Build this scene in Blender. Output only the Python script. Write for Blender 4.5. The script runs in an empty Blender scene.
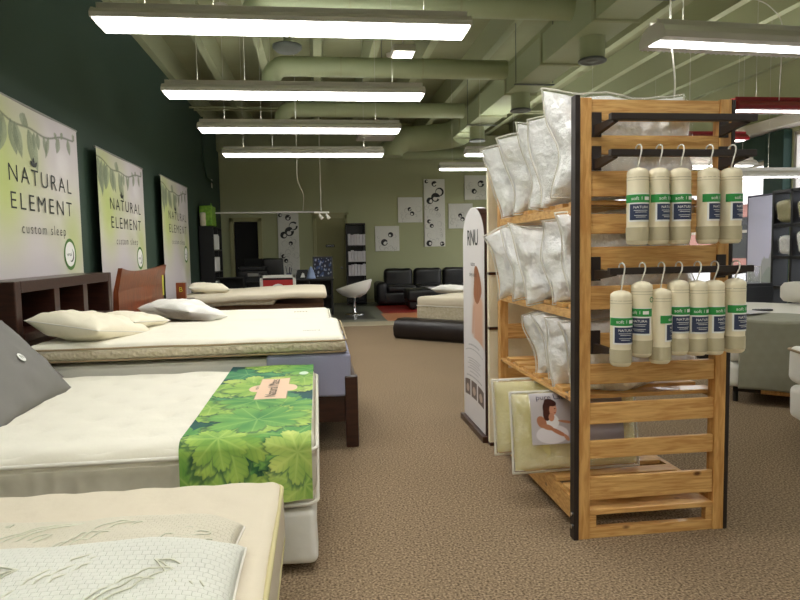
import bpy, bmesh, math, random
import numpy as np
from mathutils import Vector, Matrix, noise
random.seed(7)
PI = math.pi
S = bpy.context.scene
COL = S.collection

# ------------------------------------------------------------------ colour / materials
def lin(c):
    return tuple((x/12.92 if x <= .04045 else ((x+.055)/1.055)**2.4) for x in [v/255 for v in c])

def mat(name, rgb, rough=.6, metal=0, spec=.5, bump=None, var=None, coat=0, sheen=0):
    """bump=(kind,scale,strength,dist)  var=(scale,amount,rgb2)"""
    m = bpy.data.materials.new(name); m.use_nodes = True
    nt = m.node_tree; b = nt.nodes['Principled BSDF']
    b.inputs['Base Color'].default_value = (*lin(rgb), 1)
    b.inputs['Roughness'].default_value = rough
    b.inputs['Metallic'].default_value = metal
    b.inputs['Specular IOR Level'].default_value = spec
    b.inputs['Coat Weight'].default_value = coat
    if sheen: b.inputs['Sheen Weight'].default_value = sheen
    tc = nt.nodes.new('ShaderNodeTexCoord')
    if var:
        n = nt.nodes.new('ShaderNodeTexNoise'); n.inputs['Scale'].default_value = var[0]; n.inputs['Detail'].default_value = 4
        nt.links.new(tc.outputs['Object'], n.inputs['Vector'])
        mx = nt.nodes.new('ShaderNodeMix'); mx.data_type = 'RGBA'
        mx.inputs[6].default_value = (*lin(rgb), 1); mx.inputs[7].default_value = (*lin(var[2]), 1)
        mr = nt.nodes.new('ShaderNodeMapRange'); mr.inputs[1].default_value = .5-.5/var[1]*.3; mr.inputs[2].default_value = .5+.5/var[1]*.3
        nt.links.new(n.outputs['Fac'], mr.inputs[0]); nt.links.new(mr.outputs[0], mx.inputs[0])
        nt.links.new(mx.outputs[2], b.inputs['Base Color'])
    if bump:
        kind, sc, st, ds = bump
        if kind == 'noise':
            t = nt.nodes.new('ShaderNodeTexNoise'); t.inputs['Scale'].default_value = sc; t.inputs['Detail'].default_value = 5; o = t.outputs['Fac']
        elif kind == 'voronoi':
            t = nt.nodes.new('ShaderNodeTexVoronoi'); t.inputs['Scale'].default_value = sc; o = t.outputs['Distance']
        elif kind == 'brick':
            t = nt.nodes.new('ShaderNodeTexBrick'); t.inputs['Scale'].default_value = sc; t.inputs['Mortar Size'].default_value = .035
            t.inputs['Mortar Smooth'].default_value = 1; t.inputs['Brick Width'].default_value = .5; t.inputs['Row Height'].default_value = .4; t.inputs['Color1'].default_value = (1,1,1,1); t.inputs['Color2'].default_value = (.8,.8,.8,1); t.inputs['Mortar'].default_value = (0,0,0,1); o = t.outputs['Color']
        elif kind == 'wave':
            t = nt.nodes.new('ShaderNodeTexWave'); t.inputs['Scale'].default_value = sc; t.inputs['Distortion'].default_value = 6; t.inputs['Detail'].default_value = 2; o = t.outputs['Color']
        nt.links.new(tc.outputs['Object'], t.inputs['Vector'])
        bp = nt.nodes.new('ShaderNodeBump'); bp.inputs['Strength'].default_value = st; bp.inputs['Distance'].default_value = ds
        nt.links.new(o, bp.inputs['Height']); nt.links.new(bp.outputs['Normal'], b.inputs['Normal'])
    return m

def emit(name, rgb, s):
    m = bpy.data.materials.new(name); m.use_nodes = True; nt = m.node_tree
    b = nt.nodes['Principled BSDF']; b.inputs['Base Color'].default_value = (.8,.8,.8,1)
    b.inputs['Emission Color'].default_value = (*lin(rgb), 1); b.inputs['Emission Strength'].default_value = s
    return m

def painted(name, rough=.7, bump=None):
    m = bpy.data.materials.new(name); m.use_nodes = True; nt = m.node_tree
    b = nt.nodes['Principled BSDF']; b.inputs['Roughness'].default_value = rough; b.inputs['Specular IOR Level'].default_value = .3
    a = nt.nodes.new('ShaderNodeAttribute'); a.attribute_name = 'Col'
    nt.links.new(a.outputs['Color'], b.inputs['Base Color'])
    return m

def wood(name, c1, c2, rough=.45, sc=(1,1,1), knots=False, coat=0):
    m = bpy.data.materials.new(name); m.use_nodes = True; nt = m.node_tree
    b = nt.nodes['Principled BSDF']; b.inputs['Roughness'].default_value = rough; b.inputs['Coat Weight'].default_value = coat
    tc = nt.nodes.new('ShaderNodeTexCoord'); mp = nt.nodes.new('ShaderNodeMapping'); mp.inputs['Scale'].default_value = sc
    nt.links.new(tc.outputs['Object'], mp.inputs['Vector'])
    n = nt.nodes.new('ShaderNodeTexNoise'); n.inputs['Scale'].default_value = 6; n.inputs['Detail'].default_value = 6; n.inputs['Distortion'].default_value = .6
    nt.links.new(mp.outputs[0], n.inputs['Vector'])
    cr = nt.nodes.new('ShaderNodeValToRGB'); e = cr.color_ramp.elements
    e[0].position = .35; e[0].color = (*lin(c1), 1); e[1].position = .65; e[1].color = (*lin(c2), 1)
    nt.links.new(n.outputs['Fac'], cr.inputs[0]); out = cr.outputs[0]
    if knots:
        v = nt.nodes.new('ShaderNodeTexVoronoi'); v.inputs['Scale'].default_value = 3.2
        mp2 = nt.nodes.new('ShaderNodeMapping'); mp2.inputs['Scale'].default_value = (1.3, 1.3, 2.4)
        nt.links.new(tc.outputs['Object'], mp2.inputs['Vector']); nt.links.new(mp2.outputs[0], v.inputs['Vector'])
        r2 = nt.nodes.new('ShaderNodeMapRange'); r2.inputs[1].default_value = .04; r2.inputs[2].default_value = .11
        nt.links.new(v.outputs['Distance'], r2.inputs[0])
        mx = nt.nodes.new('ShaderNodeMix'); mx.data_type = 'RGBA'; mx.inputs[6].default_value = (*lin((96, 52, 18)), 1)
        nt.links.new(r2.outputs[0], mx.inputs[0]); nt.links.new(out, mx.inputs[7]); out = mx.outputs[2]
    nt.links.new(out, b.inputs['Base Color'])
    bp = nt.nodes.new('ShaderNodeBump'); bp.inputs['Strength'].default_value = .15; bp.inputs['Distance'].default_value = .002
    nt.links.new(n.outputs['Fac'], bp.inputs['Height']); nt.links.new(bp.outputs['Normal'], b.inputs['Normal'])
    return m

def plastic(name, tint=(1,1,1), gl=.25, bsc=25, bst=.9):
    m = bpy.data.materials.new(name); m.use_nodes = True; nt = m.node_tree; nt.nodes.clear()
    o = nt.nodes.new('ShaderNodeOutputMaterial'); t = nt.nodes.new('ShaderNodeBsdfTransparent'); g = nt.nodes.new('ShaderNodeBsdfGlossy')
    t.inputs['Color'].default_value = (*tint, 1); g.inputs['Roughness'].default_value = .12; mx = nt.nodes.new('ShaderNodeMixShader')
    g.inputs['Color'].default_value = (.95, .95, .95, 1)
    tc = nt.nodes.new('ShaderNodeTexCoord'); n = nt.nodes.new('ShaderNodeTexNoise'); n.inputs['Scale'].default_value = bsc; n.inputs['Detail'].default_value = 3; n.inputs['Distortion'].default_value = 1.2
    nt.links.new(tc.outputs['Object'], n.inputs['Vector'])
    bp = nt.nodes.new('ShaderNodeBump'); bp.inputs['Strength'].default_value = bst; bp.inputs['Distance'].default_value = .02
    nt.links.new(n.outputs['Fac'], bp.inputs['Height']); nt.links.new(bp.outputs['Normal'], g.inputs['Normal'])
    mx.inputs[0].default_value = gl
    nt.links.new(t.outputs[0], mx.inputs[1]); nt.links.new(g.outputs[0], mx.inputs[2]); nt.links.new(mx.outputs[0], o.inputs[0])
    return m

M = dict(
    wall_green=mat('dark_green_paint', (50, 70, 58), .75, bump=('noise', 60, .08, .003)),
    wall_olive=mat('olive_paint', (172, 174, 136), .8, bump=('noise', 40, .08, .003)),
    ceil=mat('ceiling_paint', (150, 152, 118), .85, var=(1.2, .8, (138, 140, 106)), bump=('noise', 25, .1, .004)),
    rib=mat('rib_paint', (158, 162, 128), .8, bump=('noise', 25, .08, .003)),
    duct=mat('duct_paint', (158, 166, 130), .55, bump=('noise', 8, .05, .004)),
    duct_dark=mat('diffuser_dark', (88, 94, 88), .5),
    white=mat('white_paint', (232, 230, 222), .5),
    black=mat('black_laminate', (20, 19, 21), .45),
    blackplastic=mat('black_plastic', (26, 26, 28), .4),
    leather=mat('black_leather', (24, 23, 24), .35, bump=('noise', 60, .25, .003)),
    brownleather=mat('dark_brown_leather', (34, 26, 25), .38, bump=('noise', 80, .15, .002)),
    chrome=mat('chrome', (210, 210, 212), .12, metal=1),
    alu=mat('grey_metal', (150, 148, 142), .4, metal=.3),
    fixture=mat('fixture_white', (196, 190, 180), .45),
    fixgrey=mat('fixture_grey', (205, 200, 190), .45, metal=.2),
    red=mat('red_enamel', (150, 26, 34), .4),
    lamp=emit('lamp_glow', (253, 251, 247), 9.3),
    lampup=emit('added_uplight_glow', (248, 250, 248), 17.0),
    lampdim=emit('lamp_panel', (255, 252, 246), 3.5),
    bead=mat('louver', (190, 185, 180), .4),
    cable=mat('cable', (205, 202, 190), .6),
    wire=mat('steel_wire', (150, 150, 140), .4, metal=.5),
    foam_edge=mat('mattress_side_weave', (206, 196, 172), .9, bump=('voronoi', 38, .9, .01), var=(30, .6, (182, 170, 142))),
    ivory=mat('ivory_quilt', (236, 232, 216), .85, bump=('noise', 14, .35, .012)),
    ivory_side=mat('ivory_damask', (220, 215, 198), .85, bump=('wave', 3.5, .5, .008), var=(9, .5, (196, 190, 170))),
    tick=mat('white_ticking', (236, 235, 228), .85, bump=('voronoi', 16, .35, .008)),
    cream=mat('cream_cotton', (214, 204, 182), .9, bump=('noise', 7, .35, .02)),
    piping=mat('cream_piping', (196, 186, 140), .8),
    pipwhite=mat('white_piping', (222, 218, 206), .8),
    taupe=mat('taupe_piping', (160, 140, 108), .8),
    boxwhite=mat('white_foundation', (216, 214, 202), .85, bump=('noise', 5, .3, .02)),
    lavender=mat('lavender_grey_cotton', (158, 160, 186), .85, bump=('noise', 6, .35, .02)),
    thread=mat('embroidery_thread', (208, 208, 188), .8),
    knit=mat('white_knit', (212, 213, 202), .9, bump=('brick', 28, .6, .004)),
    knit_cream=mat('cream_knit', (208, 202, 182), .9, bump=('brick', 28, .6, .004)),
    grey=mat('grey_cotton', (122, 120, 116), .9, bump=('noise', 90, .2, .003)),
    pillow=mat('white_pillow_cotton', (238, 236, 230), .8, bump=('noise', 9, .5, .02)),
    pillow_cream=mat('cream_pillow_cotton', (235, 228, 206), .85, bump=('noise', 10, .35, .015)),
    bagwhite=mat('white_bag_fabric', (250, 250, 249), .3, spec=.6, bump=('noise', 15, 1.0, .035), coat=.5),
    film=plastic('clear_film', gl=.07, bsc=34, bst=1.0),
    film_heavy=plastic('crinkled_film', gl=.26, bsc=60, bst=1.0),
    darkwood=wood('espresso_wood', (46, 22, 16), (62, 32, 22), .35, (1, 8, 8), coat=.2),
    cherry=wood('cherry_wood', (108, 50, 24), (136, 68, 34), .35, (6, 6, 1), coat=.2),
    pine=wood('pine_wood', (196, 142, 78), (226, 182, 114), .5, (1.2, 4, 14), knots=True, coat=.1),
    pinev=wood('pine_wood_upright', (190, 136, 72), (220, 172, 104), .5, (8, 8, 1.2), knots=True, coat=.1),
    brownbox=wood('brown_board', (92, 62, 40), (110, 76, 50), .6, (1, 6, 6)),
    blackmetal=mat('black_steel', (40, 30, 27), .5, metal=.1),
    canvas=mat('canvas_cotton', (236, 226, 198), .9, bump=('noise', 30, .5, .006)),
    canvas2=mat('linen_mesh', (186, 176, 146), .95, bump=('noise', 60, .5, .004)),
    lab_green=mat('label_green', (38, 140, 62), .6),
    lab_navy=mat('label_navy', (44, 54, 84), .6),
    lab_white=mat('label_white', (236, 236, 232), .6),
    ink=mat('ink_dark', (52, 56, 52), .7),
    leafgreen=mat('logo_green', (78, 120, 52), .7),
    artwhite=mat('canvas_white', (222, 220, 212), .8, bump=('noise', 18, .6, .01)),
    artblack=mat('art_black', (18, 18, 18), .4),
    artgrey=mat('art_grey', (186, 184, 178), .7),
    latex=mat('pale_yellow_latex', (230, 220, 150), .6, bump=('voronoi', 60, .4, .004)),
    purpleink=mat('dark_lavender_print', (74, 70, 92), .5),
    door_olive=mat('door_olive', (146, 142, 98), .6),
    trim_olive=mat('trim_olive', (160, 156, 114), .6),
    dark=mat('dark_interior', (22, 20, 20), .8),
    tile_slate=mat('tile_slate', (104, 108, 98), .35, var=(2, .6, (122, 122, 108))),
    tile_cream=mat('tile_cream', (184, 172, 146), .4, var=(5, .6, (168, 156, 130))),
    tile_red=mat('tile_red', (150, 38, 34), .4),
    tile_orange=mat('tile_orange', (188, 122, 84), .4),
    tile_dark=mat('tile_dark', (62, 62, 58), .3),
    green_bag=mat('green_leaf_print', (150, 196, 60), .5, var=(22, .5, (86, 140, 36))),
    olive_bag=mat('oatmeal_bag', (170, 164, 120), .6, bump=('noise', 14, .6, .02)),
    blanket=mat('sage_grey_fleece', (134, 138, 118), .95, bump=('noise', 26, .5, .008), sheen=.3),
    sheet=mat('white_sheet', (222, 218, 208), .85, bump=('noise', 4, .2, .02)),
    steel=mat('stainless', (170, 170, 172), .25, metal=1),
    brick=mat('brick_outside', (150, 104, 92), .9, bump=('brick', 3, .4, .01)),
    pave=mat('pavement', (190, 186, 180), .9),
    redprint=mat('red_print', (190, 40, 40), .5),
    blueprint=mat('pale_blue', (150, 170, 210), .4),
    paper=mat('magazine_paper', (206, 202, 204), .6),
    paint=painted('printed_fabric'), paper_print=painted('printed_panel', .5),
    col_green=mat('dark_green_column', (34, 62, 52), .7),
    col_white=mat('white_column', (224, 216, 208), .7),
    brass=mat('yellow_plastic', (190, 190, 60), .5),
)

def carpet():
    m = bpy.data.materials.new('brown_carpet'); m.use_nodes = True; nt = m.node_tree; b = nt.nodes['Principled BSDF']
    b.inputs['Roughness'].default_value = .95; b.inputs['Specular IOR Level'].default_value = .1
    tc = nt.nodes.new('ShaderNodeTexCoord'); n = nt.nodes.new('ShaderNodeTexNoise'); n.inputs['Scale'].default_value = 95; n.inputs['Detail'].default_value = 3
    nt.links.new(tc.outputs['Object'], n.inputs['Vector'])
    cr = nt.nodes.new('ShaderNodeValToRGB'); cr.color_ramp.elements[0].position = .34; cr.color_ramp.elements[1].position = .68
    cr.color_ramp.elements[0].color = (*lin((94, 78, 60)), 1); cr.color_ramp.elements[1].color = (*lin((174, 152, 124)), 1)
    nt.links.new(n.outputs['Fac'], cr.inputs[0])
    n2 = nt.nodes.new('ShaderNodeTexNoise'); n2.inputs['Scale'].default_value = 1.3; nt.links.new(tc.outputs['Object'], n2.inputs['Vector'])
    mr = nt.nodes.new('ShaderNodeMapRange'); mr.inputs[3].default_value = .9; mr.inputs[4].default_value = 1.08; nt.links.new(n2.outputs['Fac'], mr.inputs[0])
    vm = nt.nodes.new('ShaderNodeVectorMath'); vm.operation = 'SCALE'; nt.links.new(cr.outputs[0], vm.inputs[0]); nt.links.new(mr.outputs[0], vm.inputs['Scale'])
    nt.links.new(vm.outputs[0], b.inputs['Base Color'])
    bp = nt.nodes.new('ShaderNodeBump'); bp.inputs['Strength'].default_value = .6; bp.inputs['Distance'].default_value = .006
    nt.links.new(n.outputs['Fac'], bp.inputs['Height']); nt.links.new(bp.outputs['Normal'], b.inputs['Normal'])
    return m
M['carpet'] = carpet()

def glass():
    m = bpy.data.materials.new('window_glass'); m.use_nodes = True; nt = m.node_tree; nt.nodes.clear()
    o = nt.nodes.new('ShaderNodeOutputMaterial'); t = nt.nodes.new('ShaderNodeBsdfTransparent'); g = nt.nodes.new('ShaderNodeBsdfGlossy'); g.inputs['Roughness'].default_value = .02
    mx = nt.nodes.new('ShaderNodeMixShader'); mx.inputs[0].default_value = .07
    nt.links.new(t.outputs[0], mx.inputs[1]); nt.links.new(g.outputs[0], mx.inputs[2]); nt.links.new(mx.outputs[0], o.inputs[0]); return m
M['glass'] = glass()

# ------------------------------------------------------------------ mesh helpers
SPLIT = {'ring_motif', 'embossed_ring', 'flange', 'hanger', 'suspension_wire', 'end_cap', 'bolt', 'piping', 'button', 'pipe_run', 'stem_rod', 'band', 'foot'}
class MB:
    def __init__(s): s.v = []; s.f = []; s.sm = []
    def add(s, v, f, sm=False, T=None):
        k = len(s.v)
        if T is not None: v = [T @ Vector(p) for p in v]
        s.v += [tuple(p) for p in v]; s.f += [tuple(i+k for i in q) for q in f]; s.sm += [sm]*len(f); return s
    def box(s, x0, x1, y0, y1, z0, z1, bev=0, T=None, seg=2):
        if x0 > x1: x0, x1 = x1, x0
        if y0 > y1: y0, y1 = y1, y0
        if z0 > z1: z0, z1 = z1, z0
        v = [(x0,y0,z0),(x1,y0,z0),(x1,y1,z0),(x0,y1,z0),(x0,y0,z1),(x1,y0,z1),(x1,y1,z1),(x0,y1,z1)]
        f = [(0,3,2,1),(4,5,6,7),(0,1,5,4),(1,2,6,5),(2,3,7,6),(3,0,4,7)]
        if bev:
            bm = bmesh.new(); vv = [bm.verts.new(p) for p in v]
            for q in f: bm.faces.new([vv[i] for i in q])
            bmesh.ops.bevel(bm, geom=bm.edges[:], offset=bev, segments=seg, affect='EDGES', profile=.6)
            bm.verts.index_update(); v = [p.co.copy() for p in bm.verts]; f = [[p.index for p in q.verts] for q in bm.faces]; bm.free()
        return s.add(v, f, False, T)
    def cyl(s, p0, p1, r, n=16, r2=None, cap=True, sm=True):
        p0 = Vector(p0); p1 = Vector(p1); d = (p1-p0).normalized(); a = d.orthogonal().normalized(); b = d.cross(a); r2 = r if r2 is None else r2
        v = []
        for P, R in ((p0, r), (p1, r2)):
            for i in range(n):
                t = 2*PI*i/n; v.append(P+(a*math.cos(t)+b*math.sin(t))*R)
        s.add(v, [(i, (i+1) % n, n+(i+1) % n, n+i) for i in range(n)], sm)
        if cap: s.add(v, [tuple(range(n))[::-1], tuple(range(n, 2*n))], False)
        return s
    def tube(s, pts, r, n=8, cap=True):
        pts = [Vector(p) for p in pts]; v = []; a = None
        for k, P in enumerate(pts):
            d = (pts[min(k+1, len(pts)-1)]-pts[max(k-1, 0)]).normalized()
            a = (a - d*a.dot(d)).normalized() if a is not None and (a-d*a.dot(d)).length > 1e-5 else d.orthogonal().normalized()
            b = d.cross(a)
            for i in range(n):
                t = 2*PI*i/n; v.append(P+(a*math.cos(t)+b*math.sin(t))*r)
        f = [(k*n+i, k*n+(i+1) % n, (k+1)*n+(i+1) % n, (k+1)*n+i) for k in range(len(pts)-1) for i in range(n)]
        s.add(v, f, True)
        if cap: s.add(v, [tuple(range(n))[::-1], tuple(range(len(v)-n, len(v)))], False)
        return s
    def lathe(s, prof, c=(0,0,0), n=24, T=None):
        v = [(c[0]+r*math.cos(2*PI*i/n), c[1]+r*math.sin(2*PI*i/n), c[2]+z) for r, z in prof for i in range(n)]
        f = [(k*n+i, k*n+(i+1) % n, (k+1)*n+(i+1) % n, (k+1)*n+i) for k in range(len(prof)-1) for i in range(n)]
        return s.add(v, f, True, T)
    def prism(s, poly, d0, d1, fn, sm=False):
        """poly of 2D points extruded between depths; fn(a,b,d)->xyz"""
        n = len(poly); v = [fn(a, b, d0) for a, b in poly]+[fn(a, b, d1) for a, b in poly]
        s.add(v, [tuple(range(n))[::-1], tuple(range(n, 2*n))], False)
        return s.add(v, [(i, (i+1) % n, n+(i+1) % n, n+i) for i in range(n)], sm)
    def comps(s):
        key = {}; par = list(range(len(s.v)))
        def find(i):
            while par[i] != i: par[i] = par[par[i]]; i = par[i]
            return i
        for i, p in enumerate(s.v):
            k = (round(p[0], 5), round(p[1], 5), round(p[2], 5))
            if k in key: par[find(i)] = find(key[k])
            else: key[k] = i
        for q in s.f:
            for i in q[1:]: par[find(i)] = find(q[0])
        g = {}
        for fi, q in enumerate(s.f): g.setdefault(find(q[0]), []).append(fi)
        out = []
        for fs in g.values():
            b = MB(); mp = {}
            for fi in fs:
                for i in s.f[fi]:
                    if i not in mp: mp[i] = len(b.v); b.v.append(s.v[i])
                b.f.append(tuple(mp[i] for i in s.f[fi])); b.sm.append(s.sm[fi])
            out.append(b)
        return out
    def build(s, name, m, parent=None, loc=None, rot=None, recalc=True):
        if name in SPLIT:
            c = s.comps()
            if len(c) > 1:
                for b in c: o = b.build1(name, m, parent, loc, rot, recalc)
                return o
        return s.build1(name, m, parent, loc, rot, recalc)
    def build1(s, name, m, parent=None, loc=None, rot=None, recalc=True):
        me = bpy.data.meshes.new(name); me.from_pydata(s.v, [], s.f); me.polygons.foreach_set('use_smooth', s.sm); me.materials.append(M[m] if isinstance(m, str) else m)
        if recalc:
            bm = bmesh.new(); bm.from_mesh(me); bmesh.ops.recalc_face_normals(bm, faces=bm.faces[:]); bm.to_mesh(me); bm.free()
        me.update(); o = bpy.data.objects.new(name, me); COL.objects.link(o)
        if parent: o.parent = parent
        if loc: o.location = loc
        if rot: o.rotation_euler = rot
        return o

def tag(o, label=None, cat=None, group=None, kind=None):
    if label: o['label'] = label
    if cat: o['category'] = cat
    if group: o['group'] = group
    if kind: o['kind'] = kind
    return o
def thing(name, label, cat, loc=(0,0,0), rot=(0,0,0), group=None):
    o = bpy.data.objects.new(name, None); COL.objects.link(o); o.empty_display_size = .1; o.location = loc; o.rotation_euler = rot
    return tag(o, label, cat, group)
def struct(name, mb, m):
    return tag(mb.build(name, m), kind='structure')
def dup(root, loc=None, rot=None, label=None, group=None, scale=None):
    def cp(o, par):
        c = o.copy(); COL.objects.link(c)
        if par: c.parent = par
        for ch in list(o.children): cp(ch, c)
        return c
    r = cp(root, None)
    if loc: r.location = loc
    if rot: r.rotation_euler = rot
    if scale: r.scale = scale
    if label: r['label'] = label
    if group: r['group'] = group
    return r

def coords(h, r, step):
    e = [-h, -h+r*.12, -h+r*.4, -h+r*.75, -h+r]
    n = max(2, int((2*h-2*r)/step)); m = [-h+r+(2*h-2*r)*i/n for i in range(1, n)]
    return e+m+[-x for x in e[::-1]]
def rbox(mb, sx, sy, sz, r, step=.05, disp=None, c=(0,0,0), rz=None):
    """rounded soft box; disp(p,n)->Vector offset"""
    hx, hy, hz = sx/2, sy/2, sz/2; rz_ = min(r if rz is None else rz, hz*.98)
    xs, ys, zs = coords(hx, r, step), coords(hy, r, step), coords(hz, rz_, max(step, sz/6))
    idx = {}; V = []; Fc = []
    def vert(x, y, z):
        k = (round(x, 5), round(y, 5), round(z, 5))
        if k in idx: return idx[k]
        ix = max(-hx+r, min(hx-r, x)); iy = max(-hy+r, min(hy-r, y)); iz = max(-hz+rz_, min(hz-rz_, z))
        d = Vector(((x-ix)/r, (y-iy)/r, (z-iz)/rz_)); n = d.normalized() if d.length > 1e-6 else Vector((0,0,1))
        p = Vector((ix+n.x*r, iy+n.y*r, iz+n.z*rz_))
        if disp: p = p+disp(p, n)
        idx[k] = len(V); V.append((p.x+c[0], p.y+c[1], p.z+c[2])); return idx[k]
    for (A, B, mk) in ((xs, ys, lambda a, b, s: (a, b, s*hz)), (xs, zs, lambda a, b, s: (a, s*hy, b)), (ys, zs, lambda a, b, s: (s*hx, a, b))):
        for s_ in (-1, 1):
            for i in range(len(A)-1):
                for j in range(len(B)-1):
                    q = [vert(*mk(A[i], B[j], s_)), vert(*mk(A[i+1], B[j], s_)), vert(*mk(A[i+1], B[j+1], s_)), vert(*mk(A[i], B[j+1], s_))]
                    if len(set(q)) == 4: Fc.append(q)
    return mb.add(V, Fc, True)
def rect_loop(sx, sy, r, z, n=6, wob=0):
    P = []
    for cx, cy, a0 in ((sx/2-r, sy/2-r, 0), (-sx/2+r, sy/2-r, PI/2), (-sx/2+r, -sy/2+r, PI), (sx/2-r, -sy/2+r, 1.5*PI)):
        for i in range(n+1):
            a = a0+PI/2*i/n; P.append((cx+r*math.cos(a), cy+r*math.sin(a), z))
        nx = 10
    # densify
    Q = []
    for i in range(len(P)):
        a = Vector(P[i]); b = Vector(P[(i+1) % len(P)]); k = max(1, int((b-a).length/.12))
        for j in range(k): Q.append(a.lerp(b, j/k))
    if wob: Q = [q+Vector((0, 0, wob*noise.noise(q*3))) for q in Q]
    return Q
def ring(mb, pts, r, n=6):
    pts = list(pts); L = len(pts); v = []
    for k, P in enumerate(pts):
        d = (pts[(k+1) % L]-pts[k-1]).normalized(); a = Vector((0,0,1)); a = (a-d*a.dot(d)).normalized(); b = d.cross(a)
        for i in range(n):
            t = 2*PI*i/n; v.append(P+(a*math.cos(t)+b*math.sin(t))*r)
    return mb.add(v, [(k*n+i, k*n+(i+1) % n, ((k+1) % L)*n+(i+1) % n, ((k+1) % L)*n+i) for k in range(L) for i in range(n)], True)

def pillow(mb, w, h, t, seed=0, wr=.008, pinch=.06, n=28, pw=2.4, sag=0, flat=.5):
    """pillow lying in local xy, thickness z"""
    V = []; Fc = []; N = n+1
    for sgn in (1, -1):
        for j in range(N):
            for i in range(N):
                u = math.sin((2*i/n-1)*PI/2); v = math.sin((2*j/n-1)*PI/2)
                x = u*w/2*(1-pinch*(1-v*v)); y = v*h/2*(1-pinch*(1-u*u))
                e = max(0, (1-abs(u)**pw)*(1-abs(v)**pw)); z = sgn*t/2*e**flat
                q = Vector((x*6+seed*7.3, y*6, sgn*3+seed)); k = min(1, e*4)
                z += wr*noise.noise(q*1.3)*k*2+wr*.7*noise.noise(q*3.1)*k
                z -= sag*(u*u)
                V.append((x, y, z))
    for s_ in range(2):
        o = s_*N*N
        for j in range(n):
            for i in range(n):
                q = (o+j*N+i, o+j*N+i+1, o+(j+1)*N+i+1, o+(j+1)*N+i); Fc.append(q if s_ == 0 else q[::-1])
    return mb.add(V, Fc, True)
def weld(o, d=1e-4):
    bm = bmesh.new(); bm.from_mesh(o.data); bmesh.ops.remove_doubles(bm, verts=bm.verts[:], dist=d); bmesh.ops.recalc_face_normals(bm, faces=bm.faces[:]); bm.to_mesh(o.data); bm.free(); return o
def pillow_edge(w, h, pinch, r, mb):
    P = []
    for k in range(64):
        a = k/64*4; s_ = int(a); f = a-s_; t = math.sin((f*2-1)*PI/2)
        u, v = [(t, -1), (1, t), (-t, 1), (-1, -t)][s_]
        P.append(Vector((u*w/2*(1-pinch*(1-v*v)), v*h/2*(1-pinch*(1-u*u)), 0)))
    return ring(mb, P, r, 5)

def surf(name, nu, nv, pos, colr, m, parent=None, thick=0):
    """painted surface: pos(U,V)->X,Y,Z ; colr(U,V)->rgb (0-255) arrays"""
    U, Vv = np.meshgrid(np.linspace(0, 1, nu), np.linspace(0, 1, nv))
    X, Y, Z = pos(U, Vv); co = np.stack([X, Y, Z], -1).reshape(-1, 3)
    c = np.clip(np.stack(colr(U, Vv), -1).reshape(-1, 3)/255, 0, 1); c = np.where(c <= .04045, c/12.92, ((c+.055)/1.055)**2.4)
    idx = np.arange(nu*nv).reshape(nv, nu); f = np.stack([idx[:-1, :-1], idx[:-1, 1:], idx[1:, 1:], idx[1:, :-1]], -1).reshape(-1, 4)
    me = bpy.data.meshes.new(name); me.from_pydata(co.tolist(), [], f.tolist())
    at = me.color_attributes.new('Col', 'FLOAT_COLOR', 'POINT'); at.data.foreach_set('color', np.concatenate([c, np.ones((len(c), 1))], 1).ravel().astype(np.float32))
    me.polygons.foreach_set('use_smooth', [True]*len(f)); me.materials.append(M[m]); me.update()
    o = bpy.data.objects.new(name, me); COL.objects.link(o)
    if parent: o.parent = parent
    if thick:
        md = o.modifiers.new('t', 'SOLIDIFY'); md.thickness = thick; md.offset = -1
    return o

def text_mesh(txt, name, m, fn, parent=None, size=1, sx=1, space=1, align='CENTER', bold=0, fitw=0):
    cu = bpy.data.curves.new('t', 'FONT'); cu.body = txt; cu.size = size; cu.align_x = align; cu.align_y = 'CENTER'; cu.resolution_u = 3; cu.space_character = space; cu.offset = bold
    ob = bpy.data.objects.new('t', cu); COL.objects.link(ob); bpy.context.view_layer.update()
    me0 = bpy.data.meshes.new_from_object(ob.evaluated_get(bpy.context.evaluated_depsgraph_get()))
    bpy.data.objects.remove(ob)
    if fitw: xs_ = [v.co.x for v in me0.vertices]; sx = fitw/(max(xs_)-min(xs_))
    me = bpy.data.meshes.new(name)
    me.from_pydata([tuple(fn(v.co.x*sx, v.co.y)) for v in me0.vertices], [], [tuple(p.vertices) for p in me0.polygons])
    bpy.data.meshes.remove(me0)
    me.materials.append(M[m]); me.update(); o = bpy.data.objects.new(name, me); COL.objects.link(o)
    if parent: o.parent = parent
    return o

# ------------------------------------------------------------------ camera
F = 640.; H = 1.38
yaw = math.atan(82/F); pit = -math.atan(49.5/F); a = .018
f_ = Vector((math.sin(yaw)*math.cos(pit), math.cos(yaw)*math.cos(pit), math.sin(pit)))
r_ = Vector((math.cos(yaw), -math.sin(yaw), 0)); u_ = r_.cross(f_)
Rr = r_*math.cos(a)-u_*math.sin(a); Uu = u_*math.cos(a)+r_*math.sin(a)
cam = bpy.data.cameras.new('camera'); co = bpy.data.objects.new('camera', cam); COL.objects.link(co)
cam.sensor_width = 36; cam.lens = F/800*36; cam.clip_start = .05; cam.clip_end = 300
mw = Matrix((Rr, Uu, -f_)).transposed().to_4x4(); mw.translation = (0, 0, H); co.matrix_world = mw
S.camera = co

# ------------------------------------------------------------------ room shell
XL, XR, YB, YF, ZC = -2.45, 8.0, 17.2, -3.0, 4.75
struct('floor', MB().box(XL-.1, XR+.1, YF-.1, YB+.1, -.1, 0), 'carpet')
struct('ceiling', MB().box(XL-.1, XR+.1, YF-.1, YB+.1, ZC, ZC+.1), 'ceil')
struct('wall_left', MB().box(XL-.1, XL, YF-.1, YB+.1, 0, ZC), 'wall_green')
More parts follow.
